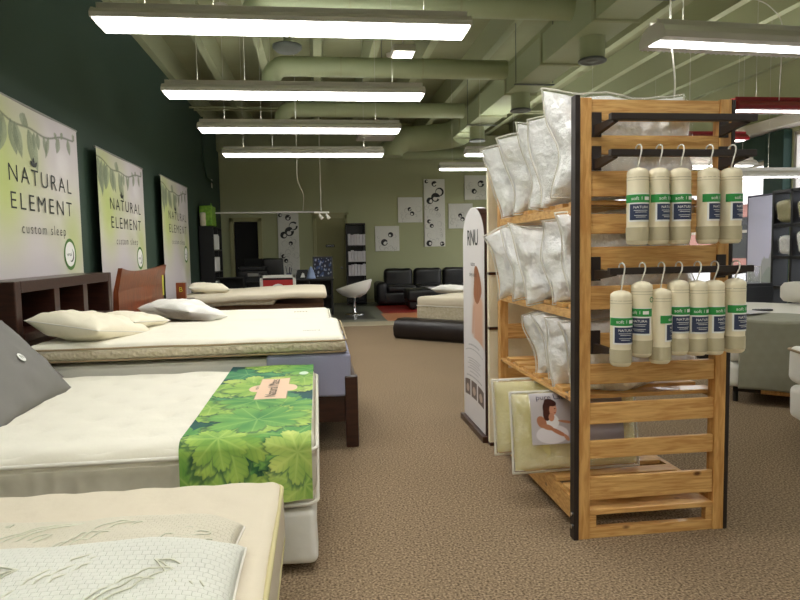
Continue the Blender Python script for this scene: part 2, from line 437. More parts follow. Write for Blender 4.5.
# back wall with the dark doorway (door_1 opening)
w = MB(); w.box(XL, -2.13, YB, YB+.1, 0, ZC); w.box(-2.13, -1.52, YB, YB+.1, 2.2, ZC); w.box(-1.52, XR, YB, YB+.1, 0, ZC)
struct('wall_back', w, 'wall_olive')
struct('wall_front', MB().box(XL, XR, YF-.1, YF, 0, ZC), 'wall_olive')
# right wall with shop windows
def wall_with_windows():
    w = MB(); wins = [(8.0, 10.0, .5, 3.25), (10.5, 13.4, .5, 2.85), (13.9, 16.6, .5, 2.85), (0.2, 3.2, .5, 2.85), (4.2, 7.5, .5, 2.85)]
    ys = YF
    for y0, y1, z0, z1 in sorted(wins):
        w.box(XR, XR+.15, ys, y0, 0, ZC); w.box(XR, XR+.15, y0, y1, 0, z0); w.box(XR, XR+.15, y0, y1, z1, ZC); ys = y1
    w.box(XR, XR+.15, ys, YB, 0, ZC)
    return w, wins
w, wins = wall_with_windows(); struct('wall_right', w, 'wall_olive')
for k, (y0, y1, z0, z1) in enumerate(wins):
    t = tag(thing('window_%d' % (k+1), None, None, (XR+.06, (y0+y1)/2, z0)), kind='structure')
    hw = (y1-y0)/2; hh = z1-z0; fr = MB()
    fr.box(-.04, .04, -hw, -hw+.06, 0, hh, .006); fr.box(-.04, .04, hw-.06, hw, 0, hh, .006); fr.box(-.04, .04, -hw, hw, 0, .06, .006); fr.box(-.04, .04, -hw, hw, hh-.06, hh, .006); fr.box(-.03, .03, -.025, .025, 0, hh, .005)
    fr.box(-.03, .03, -hw, hw, 1.1, 1.15, .005) if k != 0 else None
    wf = fr.build('window_frame', 'col_white', t); MB().box(-.004, .004, -hw+.05, hw-.05, .05, hh-.05).build('pane', 'glass', wf)
struct('trim_1', MB().box(XR-.16, XR, 10.02, 10.5, 0, 3.3, .01), 'col_green')
struct('trim_2', MB().box(XR-.14, XR, 7.55, 8.0, 0, 3.3, .01), 'col_white')
struct('trim_3', MB().box(XR-.12, XR, 10.5, 17.1, 2.86, 3.3, .01), 'col_green')
struct('trim_4', MB().box(XR-.3, XR-.0, 7.5, 17.1, 3.32, 3.5, .01), 'col_white')
# doorway 1: frame and a dark slab for the shade of the room beyond
d = tag(thing('door_1', None, None, (-1.82, YB, 0)), kind='structure')
fr = MB(); fr.box(-.42, -.31, -.03, .12, 0, 2.3, .008); fr.box(.30, .41, -.03, .12, 0, 2.3, .008); fr.box(-.42, .41, -.03, .12, 2.2, 2.31, .008); fr.build('door_frame', 'trim_olive', d)
MB().box(-.6, .6, .101, .18, 0, 2.5, .004).build('door_leaf', 'dark', d)  # dark slab filling the open doorway, its colour stands for shade beyond
MB().cyl((-.24, .10, 1.0), (-.24, .08, 1.0), .012).cyl((-.24, .09, 1.0), (-.14, .09, 1.0), .01).build('door_handle', 'alu', d)
d = tag(thing('door_2', None, None, (.37, YB, 0)), kind='structure')
fr = MB(); fr.box(-.46, -.37, -.035, 0, 0, 2.36, .008); fr.box(.37, .46, -.035, 0, 0, 2.36, .008); fr.box(-.46, .46, -.035, 0, 2.26, 2.37, .008); fr.box(-.5, .5, -.05, 0, 2.36, 2.41, .006); fr.build('door_frame', 'trim_olive', d)
MB().box(-.37, .37, -.015, -.001, 0.01, 2.26, .003).build('door_leaf', 'door_olive', d)
MB().box(-.13, .1, -.022, -.016, 1.50, 1.57, .002).build('door_sign', 'artblack', d)
text_mesh('OFFICE', 'sign_lettering', 'lab_white', lambda x, y: (-.015+x, -.0235, 1.535+y), d, .06)
MB().cyl((.28, -.015, .95), (.28, -.06, .95), .012).lathe([(0, -.03), (.02, -.025), (.03, 0), (.02, .025), (0, .03)], (.28, -.07, .95)).build('door_handle', 'alu', d)
struct('baseboard_back', MB().box(-1.4, -.1, YB-.015, YB, 0, .1, .004).box(.84, XR, YB-.015, YB, 0, .1, .004), 'trim_olive')
struct('baseboard_left', MB().box(XL, XL+.015, YF, YB-.02, 0, .1, .004), 'black')
# tile area (setting) laid flush on the floor
def tiles(name, rects, m, z=.004): 
    b = MB()
    for x0, x1, y0, y1 in rects: b.box(x0, x1, y0, y1, 0.0005, z)
    struct(name, b, m)
tiles('floor.001', [(-1.2, 8, 12.45, 17.18)], 'tile_slate', .003)
tiles('floor.002', [(-1.2, 8, 11.75, 12.45)], 'tile_cream', .004)
tiles('floor.003', [(1.42, 2.4, 14.0, 16.0)], 'tile_red', .006)
tiles('floor.004', [(1.35, 2.4, 12.45, 13.95), (-.5, .3, 12.5, 13.2), (3.2, 4.2, 13.2, 14.6)], 'tile_orange', .006)
tiles('floor.005', [(.3, 1.15, 12.9, 14.6), (2.5, 3.1, 12.6, 13.8)], 'tile_dark', .006)
# ceiling ribs (concrete stems)
for k, x in enumerate([-2.40, -1.6, -.76, .09, .95, 1.78, 2.75, 3.65, 4.53, 5.38, 6.15, 7.0, 7.85]):
    b = MB(); b.prism([(-.11, .35), (-.06, 0), (.06, 0), (.11, .35)], YF, YB, lambda p, q, dd: (x+p if x+p > XL else XL+.001, dd, ZC-.35+q))
    struct('trim_%d' % (10+k), b, 'rib')
struct('trim_30', MB().box(XL, XR, YB-.35, YB, 3.98, 4.4, .01), 'rib')

# ------------------------------------------------------------------ ducts and ceiling things
def lbl_y(k, l): return l[k]
md = thing('air_duct', 'long rectangular olive air duct running along the ceiling above the pillow rack', 'duct', (0, 0, 3.62))
b = MB(); b.box(2.78, 3.22, -1.5, 12.9, 0, .34, .006); b.build('duct_body', 'duct', md)
b = MB()
for y in [0.2, 1.7, 3.2, 4.7, 6.2, 7.7, 9.2, 10.7, 12.2]: b.box(2.755, 3.245, y-.025, y+.025, -.022, .36, .004)
b.build('flange', 'rib', md)
b = MB()
for y in [2.6, 5.6, 8.6, 11.4]:
    b.tube([(2.74, y, .0), (2.74, y, 1.12)], .006).tube([(3.26, y, .0), (3.26, y, 1.12)], .006).box(2.72, 3.28, y-.02, y+.02, -.03, -.015)
b.build('hanger', 'duct_dark', md)
dl = ['nearest drum diffuser hanging from the rectangular duct', 'middle drum diffuser hanging from the rectangular duct', 'farthest drum diffuser hanging from the rectangular duct']
for k, y in enumerate((6.75, 9.2, 11.75)):
    t = thing('duct_diffuser', dl[k], 'air diffuser', (3.0, y, 3.40), group='drum diffusers under the rectangular duct')
    MB().lathe([(.135, 0.0), (.135, .22)], n=28).build('drum', 'duct', t)
    b = MB(); b.lathe([(.13, .0), (.15, -.015), (.15, -.03), (.125, -.03), (.09, -.015), (.05, -.03), (0, -.03)], n=28); b.build('grille', 'duct_dark', t)
rl = ['nearest round branch duct crossing the ceiling above the first light', 'middle round branch duct with an elbow at its left end', 'farthest round branch duct with an elbow at its left end']
for k, y in enumerate((6.8, 9.2, 11.9)):
    P = [(2.78, y, 0)]+[(x, y, 0) for x in (1.5, .3, -.3)]
    cx, cz, rr = -.36, -.2, .2
    for i in range(1, 9):
        an = PI/2*i/8; P.append((cx-rr*math.sin(an), y, cz+rr*math.cos(an)))
    P.append((cx-rr, y, cz-.12))
    t = thing('round_duct', rl[k], 'duct', (0, 0, 3.95), group='round branch ducts')
    MB().tube(P, .135, 24, False).build('duct_body', 'duct', t)
    b = MB()
    for x in (.4, 1.55): b.cyl((x-.012, y, 0), (x+.012, y, 0), .143, 24)
    b.build('band', 'rib', t)
    MB().tube([(.98, y, .14), (.98, y, .8)], .005, 6).build('hanger', 'duct_dark', t)
P = [(3.0, 12.9, 0)]+[(3.0-1.0*(1-math.cos(PI/2*i/8)), 12.9+1.0*math.sin(PI/2*i/8), 0) for i in range(1, 9)]+[(1.9, 13.9, -.02), (1.72, 13.9, -.12), (1.62, 13.9, -.3), (1.62, 13.9, -.38)]
t = thing('elbow_duct', 'fat round elbow duct at the far end of the rectangular duct', 'duct', (0, 0, 3.78)); MB().tube(P, .27, 28).build('duct_body', 'duct', t)
t = thing('pipe', 'long horizontal pipe crossing the top of the olive back wall', 'pipe', (0, 0, 3.86)); MB().tube([(.3, 16.65, 0), (7.9, 16.65, 0)], .13, 20).build('duct_body', 'duct', t)
t = thing('conduit', 'thin grey conduit crossing the ceiling beyond the round ducts', 'conduit', (0, 13.2, 4.25)); MB().tube([(-2.4, 0, 0), (7.5, 0, 0)], .022, 8).tube([(-2.4, .5, .06), (7.5, .5, .06)], .022, 8).build('pipe_run', 'rib', t)
t = thing('wall_conduit', 'dark bent conduit on the dark green wall near the corner', 'conduit', (-2.4, 14.6, 3.4)); MB().tube([(0, 0, .95), (0, 0, .0), (0, .35, -.3), (0, 1.2, -.34)], .022, 8).build('pipe_run', 'wall_green', t)
# ceiling supply grille
t = thing('ceiling_grille', 'white slotted air grille hung near the far ceiling', 'vent', (1.25, 13.2, 3.66)); b = MB(); b.box(-.38, .38, -.3, -.27, 0, .04).box(-.38, .38, .27, .3, 0, .04).box(-.38, -.35, -.3, .3, 0, .04).box(.35, .38, -.3, .3, 0, .04); b.build('frame', 'fixture', t)
b = MB()
for i in range(9): b.box(-.35, .35, -.25+i*.062, -.235+i*.062, .0, .035)
b.build('slat', 'fixture', t); MB().box(-.35, .35, -.27, .27, .05, .3).build('plenum', 'duct', t)
# smoke detectors
for k, (x, y, l) in enumerate([(-1.2, 9.2, 'round white smoke detector on the ceiling at the left'), (1.35, 8.8, 'round white smoke detector on the ceiling between the round ducts'), (1.36, 11.2, 'small round white smoke detector beyond the bright ceiling lamp')]):
    t = thing('smoke_detector', l, 'smoke detector', (x, y, ZC)); MB().lathe([(0, -.06), (.05, -.06), (.085, -.04), (.09, 0)]).build('detector_body', 'fixture', t)
# bright small ceiling lamp
t = thing('ceiling_lamp', 'small bright square lamp fixed high on the ceiling', 'light', (1.36, 9.75, 4.26)); MB().box(-.17, .17, -.2, .2, .04, .14, .02).build('housing', 'fixture', t)
MB().box(-.14, .14, -.17, .17, .02, .045, .01).build('diffuser', 'lamp', t); MB().tube([(0, 0, .14), (0, 0, .49)], .012).build('stem', 'fixture', t)
# dome bottom seen behind first light
t = thing('ceiling_diffuser', 'small dark dome diffuser just behind the nearest long light', 'air diffuser', (-.26, 7.3, 3.62)); MB().lathe([(0, -.05), (.12, -.045), (.16, -.01), (.16, .02), (.12, .03)]).build('dome', 'duct_dark', t); MB().cyl((0, 0, .02), (0, 0, 1.1), .04).build('stem', 'duct', t)

# ---- linear luminaires
def luminaire(x0, L, y, z, label, body='fixture', wires=((.35), (.65)), nseg=2, group='long suspended fluorescent lights', rotz=0, wid=.32, cable=True, dim=False, tall=1.0, lens=1.0):
    t = thing('suspended_light', label, 'light', (x0, y, z), (0, 0, rotz), group)
    if lens < 1: z = z
    b = MB(); pr = [(-wid/2, .0), (-wid/2-.0, .03), (-wid/2+.04, .065), (-.05, .085), (.05, .085), (wid/2-.04, .065), (wid/2, .03), (wid/2, 0), (wid/2-.012, 0), (wid/2-.012, .028), (-wid/2+.012, .028), (-wid/2+.012, 0)]
    if lens < 1: pr = pr[:8]
    pr = [(p, q*tall if q > .029 else q) for p, q in pr]
    b.prism(pr, 0, L, lambda p, q, dd: (dd, p, q)); b.build('housing', body, t)
    e = MB()
    for xx in (-.012, L): e.prism([(-wid/2, 0), (-wid/2, .03*tall), (-wid/2+.04, .07*tall), (-.05, .09*tall), (.05, .09*tall), (wid/2-.04, .07*tall), (wid/2, .03*tall), (wid/2, 0)], xx, xx+.012, lambda p, q, dd: (dd, p, q))
    e.build('end_cap', body, t)
    for s in range(nseg):
        a0 = L*s/nseg+.01; a1 = L*(s+1)/nseg-.01
        b = MB(); lw = wid*lens; b.prism([(-lw/2+.014, .004), (-lw*.3, -.022 if lens == 1 else -.004), (lw*.3, -.022 if lens == 1 else -.004), (lw/2-.014, .004), (lw/2-.014, .02), (-lw/2+.014, .02)], a0, a1, lambda p, q, dd: (dd, p, q)); b.build('diffuser', 'lampdim' if dim else 'lamp', t)
        l = MB(); n = int((a1-a0)/.045)
        for i in range(n+1):
            xx = a0+(a1-a0)*i/n; l.box(xx-.004, xx+.004, wid/2-.03, wid/2-.006, -.010, -.003)
        tag(l.build('louver', 'bead', t), kind='stuff')
    for yy in (-.05, .042): MB().box(.0, L, yy, yy+.008, .08*tall, .08*tall+.045).build('added_uplight_lip', body, t)  # lips added to hide the glowing strip from below
    MB().box(.06, L-.06, -.035, .035, .086*tall, .086*tall+.007).build('added_uplight', 'lampup', t)  # glowing strip added on top to brighten the ceiling
    if cable:
        b = MB()
        for fx in wires: b.tube([(L*fx, 0, .085*tall), (L*fx, .0, ZC-z)], .002, 5)
        b.build('suspension_wire', 'cable', t)
    return t
LL = ['nearest long suspended light crossing the view at the top', 'second long suspended light from the camera', 'third long suspended light from the camera', 'farthest of the four long suspended lights at left']
for k, y in enumerate((4.56, 6.45, 8.25, 10.3)):
    luminaire(-1.38, 2.46, y, 2.9, LL[k], wires=(.12, .3, .88), rotz=-.012)
for k, (x, y) in enumerate(((-1.38, 2.3), (-1.38, .3), (-1.38, -1.8))):
    luminaire(x, 2.46, y, 2.9, 'long suspended light behind the viewer over the bed aisle', wires=(.12, .88), group='lights behind the viewer')
luminaire(2.53, 1.52, 4.62, 2.885, 'grey rounded suspended light above the pillow rack', body='fixgrey', nseg=1, wires=(.16,), rotz=.06, group='lights over the right side', tall=1.5, lens=.62, wid=.34)
luminaire(4.75, 2.4, 6.9, 2.9, 'red suspended light at the right edge', body='red', nseg=1, wires=(.12, .88), group='lights over the right side', wid=.28, lens=.5, tall=1.3)
luminaire(5.32, .96, 8.85, 2.90, 'small far red suspended light seen past the rack', body='red', nseg=1, wires=(.1, .9), group='lights over the right side', wid=.24, lens=.5)
luminaire(5.2, 1.46, 9.2, 2.58, 'white suspended light in front of the shop window', nseg=1, wires=(.3, .9), group='lights over the right side', wid=.3, lens=.6)
luminaire(5.7, 1.9, 8.3, 2.31, 'lowest white suspended light beside the black shelf unit', body='fixgrey', nseg=1, wires=(.3, .9), group='lights over the right side', wid=.26, lens=.6)
luminaire(2.38, 2.4, 12.2, 2.92, 'thin far suspended light left of the rack', nseg=1, wires=(.1, .9), group='lights over the middle', wid=.2)
luminaire(2.45, 2.4, 10.35, 2.92, 'short far suspended light showing left of the hanging pillows', nseg=1, wires=(.1, .9), group='lights over the middle', wid=.24)
for (x, y) in ((2.6, .2), (5.2, 2.2)):
    luminaire(x, 2.4, y, 2.9, 'suspended light over the right side outside the view', nseg=1, wires=(.36, .9), group='lights outside the view on the right')
for (x, y) in ((3.95, 13.2), (4.4, 14.6), (6.6, 12.3), (6.6, 14.6)):  # unseen lights added to lift the dim far end
    luminaire(x, 2.0, y, 2.95, 'added far suspended light hidden behind the rack to brighten the back wall', nseg=1, wires=(.1, .9), group='added far lights hidden behind the rack')
# loose white cables hanging at the right
for k, (pts, l) in enumerate([
    ([(2.66, 4.62, 4.7), (2.66, 4.62, 3.0), (2.70, 4.6, 2.6), (2.68, 4.6, 2.35)], 'loose white cable dropping behind the pillow rack top'),
    ([(4.3, 5.2, 4.7), (4.33, 5.2, 4.0), (4.28, 5.2, 3.7), (4.34, 5.2, 3.35), (4.33, 5.2, 3.1)], 'loose white cable dropping from the ceiling at the right edge'),
    ([(3.2, 6.4, 4.38), (4.1, 6.4, 4.05), (4.9, 6.6, 4.0), (5.2, 6.7, 3.85), (5.25, 6.8, 3.0)], 'white cable looping from the ribs to the red light'),
    ([(-.28, 10.6, 4.7), (-.28, 10.6, 2.9), (-.30, 11.1, 2.6), (-.20, 11.7, 2.4), (-.24, 12.3, 2.16)], 'wavy white cord falling to the track spotlights')]):
    cu = MB(); P = []
    for i in range(len(pts)-1):
        for j in range(8): P.append(Vector(pts[i]).lerp(Vector(pts[i+1]), j/8))
    P.append(Vector(pts[-1])); 
    for _ in range(4): P = [P[0]]+[(P[i-1]+P[i]*2+P[i+1])/4 for i in range(1, len(P)-1)]+[P[-1]]
    b = MB().tube(P, .006, 6).build('cable', 'cable'); tag(b, l, 'cable')
# track light
t = thing('track_light', 'grey spotlight track hanging before the office doorway', 'track light', (-1.85, 12.3, 2.12))
MB().box(0, 1.9, -.02, .02, 0, .03, .004).build('track', 'alu', t)
MB().box(1.82, 2.1, -.05, .05, -.01, .02, .006).build('junction_plate', 'white', t)
MB().tube([(1.95, 0, .02), (1.95, 0, 2.6)], .008).build('stem', 'cable', t)
for x in (1.92, 2.05):
    b = MB(); b.cyl((x, 0, -.01), (x, -.01, -.05), .012, 8); b.cyl((x, 0, -.04), (x+.05, -.03, -.11), .022, 14, r2=.034); b.build('spotlight', 'white', t)

# ------------------------------------------------------------------ banners on the left wall
def sst(x, a, b): 
    t = np.clip((x-a)/(b-a), 0, 1); return t*t*(3-2*t)
def nz(U, V, sc, seed=0):
    s = 0
    for k in range(5):
        an = seed*1.7+k*2.1; s = s+np.sin((U*math.cos(an)+V*math.sin(an))*sc*(1+k*.6)+seed*3+k*5)
    return s/5
def blend(c, m, col): return [c[i]*(1-m)+col[i]*m for i in range(3)]
def leaf_simple(U, V, cx, cy, ang, L, W, c, dark, light, op=.85):
    """slender leaf in uv, u=width,v=height(up)"""
    ca, sa = math.cos(ang), math.sin(ang); s = (U-cx)*ca+(V-cy)*sa; t = -(U-cx)*sa+(V-cy)*ca
    q = np.clip(s/L, 0, 1); wd = W*np.sin(PI*q)**.8*(1-.35*q); m = sst(wd-abs(t), -.002, .004)*(s > 0)*(s < L)
    vein = np.clip(1-abs(t)/.004, 0, 1); sv = np.clip(1-abs(((s-abs(t)*.8)*18/L) % 2-1)*2.2, 0, 1)*.35
    g = np.clip(.5+t/W*.35+nz(U, V, 30, ang)*.2, 0, 1)
    col = [dark[i]*(1-g)+light[i]*g for i in range(3)]; col = [col[i]*(1-.35*vein-.25*sv) for i in range(3)]
    return [c[i]*(1-m*op)+col[i]*m*op for i in range(3)]
def banner_col(asp):
    def fn(U, V):
        X = U*2.0; Y = V*2.0*asp   # metres
        c = [np.full(U.shape, 204.), np.full(U.shape, 197.), np.full(U.shape, 201.)]
        for cx, cy, r, k in ((.35, asp*2-.75, .33, .75), (.85, asp*2-.45, .3, .5), (1.75, asp*2-1.15, .32, .65), (1.2, asp*2-.95, .22, .25), (.2, asp*2-.3, .35, .6)):
            m = np.exp(-((X-cx)**2+((Y-cy)*.7)**2)/r**2)*k*.9; c = blend(c, m, (178, 196, 100))
        m = np.exp(-((X-1.5)/.28)**2)*.35*sst(nz(X, Y, 6, 3), -.4, .8); c = blend(c, m, (238, 236, 236))
        # twig
        tw = asp*2-.10-.10*np.sin(X*1.6)+.015*np.sin(X*9); m = np.clip(1-abs(Y-tw)/.014, 0, 1)*(X < 1.9); c = blend(c, m*.8, (84, 88, 76))
        rnd = random.Random(5)
        for i in range(17):
            x = .02+i*.115+rnd.uniform(-.03, .03); y0 = asp*2-.10-.10*math.sin(x*1.6)
            big = 1.0 if x < .95 else .55; dn = rnd.random() < .75
            an = (-PI/2+rnd.uniform(-.5, .5)) if dn else (PI/2+rnd.uniform(-.9, .9))
            c = leaf_simple(X, Y, x, y0, an, (.40 if dn else .12)*big*rnd.uniform(.7, 1.1), .105*big*rnd.uniform(.8, 1.15), c, (104, 114, 92), (158, 168, 144), .72)
        return c
    return fn
def banner(y0, y1, z0, z1, label, k):
    t = thing('wall_banner', label, 'banner', (XL+.11, y0, z0), group='leaf banners on the dark green wall')
    Wd = y1-y0; Hh = z1-z0; cl = surf('banner_cloth', 220, 260, lambda U, V: (.003*np.sin(U*9+k), U*Wd, V*Hh), banner_col(Hh/Wd), 'paint', t, .004)
    MB().cyl((-.006, -.02, Hh), (-.006, Wd+.02, Hh), .012, 10).build('top_rod', 'alu', t)
    sc = Wd/1.87; zt = Hh
    P = lambda cx, cz, s: (lambda x, y: (.0055, (cx+x*s)*sc, zt+(cz+y*s)))
    text_mesh('NATURAL', 'lettering', 'ink', P(1.005, -.585, 1), cl, .195, 1.05, 1.28, bold=-.0015, fitw=1.27)
    text_mesh('ELEMENT', 'lettering', 'ink', P(1.005, -.80, 1), cl, .195, 1.0, 1.32, bold=-.0015, fitw=1.25)
    text_mesh('custom sleep', 'lettering', 'ink', P(1.0, -1.01, 1), cl, .125, 1.0, 1.35, bold=-.001, fitw=.90)
    b = MB()
    for an in (PI/2, PI/2+.95, PI/2-.95):
        pts = []
        for q in np.linspace(0, 1, 9): pts.append((q*.085, .017*math.sin(PI*q)))
        pts += [(x, -y) for x, y in pts[::-1][1:-1]]
        pts = [(x*math.cos(an)-y*math.sin(an), x*math.sin(an)+y*math.cos(an)) for x, y in pts]
        b.add([P(.84, -.49, 1)(x, y) for x, y in pts], [tuple(range(len(pts)))])
    b.build('leaf_emblem', 'ink', cl, recalc=False)
    b = MB(); n = 40; v = []; Q = P(1.53, -1.22, 1)
    for i in range(n):
        a_ = 2*PI*i/n; v += [Q(.150*math.cos(a_), .150*math.sin(a_)), Q(.122*math.cos(a_), .002+.118*math.sin(a_))]
    b.add(v, [(2*i, (2*i+2) % (2*n), (2*i+3) % (2*n), 2*i+1) for i in range(n)]); b.build('round_seal', 'leafgreen', cl, recalc=False)
    b = MB(); b.add([Q(.121*math.cos(2*PI*i/n), .002+.117*math.sin(2*PI*i/n))[:0]+(.0050,)+Q(.121*math.cos(2*PI*i/n), .002+.117*math.sin(2*PI*i/n))[1:] for i in range(n)], [tuple(range(n))]); b.build('seal_disc', 'lab_white', cl, recalc=False)
    b = MB(); v = []
    for i in range(n):
        a_ = -1.9+2.9*i/(n-1); wv = .022*math.sin(PI*i/(n-1)); v += [Q(.01+(.062+wv)*math.cos(a_), (.062+wv)*math.sin(a_)), Q(.01+.062*math.cos(a_), .062*math.sin(a_))]
    b.add(v, [(2*i, 2*i+2, 2*i+3, 2*i+1) for i in range(n-1)]); b.build('seal_swoosh', 'ink', cl, recalc=False)
    text_mesh('versal', 'lettering', 'ink', lambda x, y: Q(-.02+x, y), cl, .05, 1, 1)
    return t
banner(4.95, 6.82, .25, 2.62, 'largest nearest leaf banner above the dark cubby headboard', 0)
banner(7.39, 9.26, .25, 2.56, 'middle leaf banner behind the cherry headboard', 1)
banner(10.29, 12.32, .25, 2.60, 'farthest leaf banner beside the black bookcase', 2)

# ------------------------------------------------------------------ beds
def tuft(pitch, depth, hz):
    def f(p, n):
        if n.z < .6: return n*(.006*noise.noise(p*9))
        ix = round(p.x/pitch*2)/2; j = round(p.y/(pitch*.5)); off = .5 if j % 2 else 0
        cx = (round(p.x/pitch-off)+off)*pitch; cy = j*pitch*.5
        d2 = (p.x-cx)**2+(p.y-cy)**2
        return Vector((0, 0, -depth*math.exp(-d2/(.05**2))+.006*noise.noise(p*5)))
    return f
def soft(amp, sc=3):
    return lambda p, n: n*(amp*noise.noise(p*sc))
# bed 1 (nearest) : thin cream mattress on a white foundation
t = thing('mattress', 'cream quilted mattress nearest the camera with green edge piping', 'mattress', (-1.185, 1.69, .27))
b = MB(); rbox(b, 2.07, 1.5, .25, .05, .035, lambda p, n: Vector((0, 0, .0025*math.sin(p.x*38+2*math.sin(p.y*22))*(n.z > .7)))+n*.005*noise.noise(p*4), (0, 0, .125)); b.build('mattress_body', 'cream', t)
b = MB(); ring(b, rect_loop(2.06, 1.49, .06, .225), .009); ring(b, rect_loop(2.06, 1.49, .06, .03), .008); b.build('piping', 'piping', t)
t = thing('box_spring', 'white foundation under the nearest cream mattress', 'box spring', (-1.2, 1.69, .0))
b = MB(); rbox(b, 2.02, 1.46, .2, .03, .12, soft(.004), (0, 0, .17)); b.build('foundation_body', 'boxwhite', t)
b = MB()
for x in (-.9, .9):
    for y in (-.62, .62): MB().cyl((x, y, 0), (x, y, .08), .03).build('leg', 'black', t)
# bed 2
t = thing('mattress', 'white tufted mattress under the green leaf throw', 'mattress', (-1.1, 3.54, .28))
b = MB(); rbox(b, 2.13, 1.7, .32, .06, .028, tuft(.34, .016, .16), (0, 0, .16)); b.build('mattress_body', 'ivory', t)
b = MB(); rbox(b, 2.142, 1.712, .19, .045, .08, soft(.006, 5), (0, 0, .155)); b.build('side_border', 'ivory_side', t)
b = MB(); ring(b, rect_loop(2.155, 1.725, .065, .262), .010); ring(b, rect_loop(2.15, 1.72, .065, .03), .009); b.build('piping', 'pipwhite', t)
t = thing('box_spring', 'white foundation under the tufted mattress with the throw', 'box spring', (-1.1, 3.54, .0))
b = MB(); rbox(b, 2.13, 1.7, .24, .03, .1, soft(.01, 4), (0, 0, .16)); b.build('foundation_body', 'tick', t)
for x in (-.95, .95):
    for y in (-.7, .7): MB().cyl((x, y, 0), (x, y, .05), .03).build('leg', 'black', t)
# throw
def lobed(U, V, cx, cy, R, rot, c, seed, pal):
    dx = U-cx; dy = V-cy; r = np.hypot(dx, dy); th = np.arctan2(dy, dx)-rot
    nl = 7; lob = abs(np.cos(th*nl/2))**.55; base = R*(.52+.48*lob)*(1-.22*np.clip(np.cos(th+PI), 0, 1)**6)
    base = base*(1+.035*np.sin(th*38+seed)+.02*np.sin(th*61)); m = sst(base-r, -.002, .003)
    rim = sst(r-base*.9, 0, .02)
    k = np.round(th*nl/(2*PI)); dth = th-k*2*PI/nl; vein = np.clip(1-abs(np.sin(dth))*r/(.0035+.003*(1-r/R)), 0, 1)*(np.cos(dth) > 0)
    along = r*np.cos(dth); off = abs(r*np.sin(dth)); sv = np.clip(1-abs(((along-off*.9)/.028) % 1-.5)*5, 0, 1)*sst(off, .003, .01)*.55
    g = np.clip(.45+.35*nz(U, V, 14, seed)+.35*(r/R)-.25*abs(dth)*nl/PI, 0, 1)
    col = [pal[0][i]*(1-g)+pal[1][i]*g for i in range(3)]
    for i in range(3): col[i] = col[i]*(1-.12*rim)+(205, 228, 120)[i]*0; 
    col = [col[i]*(1-.35*vein)+(190, 220, 120)[i]*.35*vein for i in range(3)]; col = [col[i]*(1-.22*sv)+(30, 110, 60)[i]*.22*sv for i in range(3)]
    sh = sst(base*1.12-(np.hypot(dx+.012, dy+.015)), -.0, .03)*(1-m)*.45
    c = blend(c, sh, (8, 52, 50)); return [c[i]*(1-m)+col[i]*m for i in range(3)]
def throw_col(U, V):
    X = U*.56; Y = V*2.0
    c = [np.full(U.shape, 16.)+14*nz(X, Y, 16, 2), np.full(U.shape, 84.)+20*nz(X, Y, 12, 4), np.full(U.shape, 78.)+12*nz(X, Y, 12, 7)]
    P = [((92, 158, 56), (176, 214, 84)), ((48, 134, 62), (132, 194, 78)), ((120, 176, 66), (206, 226, 108)), ((20, 104, 78), (84, 168, 92))]
    rnd = random.Random(11)
    for i in range(26):
        x = rnd.uniform(-.02, .58); y = rnd.uniform(0, 2.0); c = lobed(X, Y, x, y, rnd.uniform(.16, .27), rnd.uniform(0, 6), c, i, P[rnd.choice((1, 3, 1, 0))])
    for i in range(17):
        x = rnd.uniform(0, .56); y = rnd.uniform(.0, 2.0); c = lobed(X, Y, x, y, rnd.uniform(.14, .25), rnd.uniform(0, 6), c, i+40, P[rnd.choice((0, 2, 0, 2, 1))])
    c = lobed(X, Y, .3, .56, .25, 2.0, c, 91, P[1]); c = lobed(X, Y, .16, .28, .14, 4.0, c, 93, P[0]); c = lobed(X, Y, .5, .2, .15, 1.0, c, 94, P[2])
    # cut out label plate
    cx, cy = .33, 1.22; a1 = (abs(X-cx) < .085)*(abs(Y-cy) < .27); a2 = ((X-cx+.085)**2+((Y-cy)*.62)**2 < .055**2) | ((X-cx-.085)**2+((Y-cy)*.62)**2 < .055**2)
    m = (a1 | a2).astype(float); c = blend(c, m, (228, 196, 160))
    b1 = (abs(X-cx) < .085+.005)*(abs(Y-cy) < .275)*(1-a1)*(1-a2.astype(float)); c = blend(c, b1*.6, (190, 150, 110))
    g_ = (c[0]+c[1]+c[2])/3; c = [q*.86+g_*.14+d for q, d in zip(c, (10, 4, 6))]
    e = (((X-.5)**2+((Y-1.62)*.55)**2) < .03**2).astype(float); c = blend(c, e, (214, 232, 214))
    return c
def throw_pos(off=0.):
    ztop, ynear, yfar, zb = .612, 2.685, 4.40, .34; R = .05
    def f(U, V):
        s = V*2.05  # length along cloth, 0 = bottom of near drape
        d1 = ztop-R-zb; arc = PI/2*R; X = -.585+U*.54
        Ya = np.where(s < d1, ynear-.022, np.where(s < d1+arc, ynear-.022+R*(1-np.cos(np.clip((s-d1)/R, 0, PI/2))), ynear-.022+R+(s-d1-arc)))
        Za = np.where(s < d1, zb+s, np.where(s < d1+arc, ztop-R+R*np.sin(np.clip((s-d1)/R, 0, PI/2)), ztop))
        Yend = yfar-.02; over = np.clip(Ya-Yend, 0, None); Ya = np.minimum(Ya, Yend+.02); Za = Za-np.clip(over-.02, 0, None)
        rp = np.clip(1-s/d1, 0, 1); Ya = Ya-.012*rp*(1+np.sin(X*26)); Za = Za+off+.003*np.sin(X*17)*np.sin(s*7)*(s > d1+arc)
        return X, Ya-off*(s < d1), Za
    return f
th = thing('bed_throw', 'green leaf-print throw laid across the foot of the tufted mattress', 'throw', (0, 0, 0))
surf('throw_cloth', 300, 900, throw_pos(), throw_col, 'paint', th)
tp = throw_pos(.003)
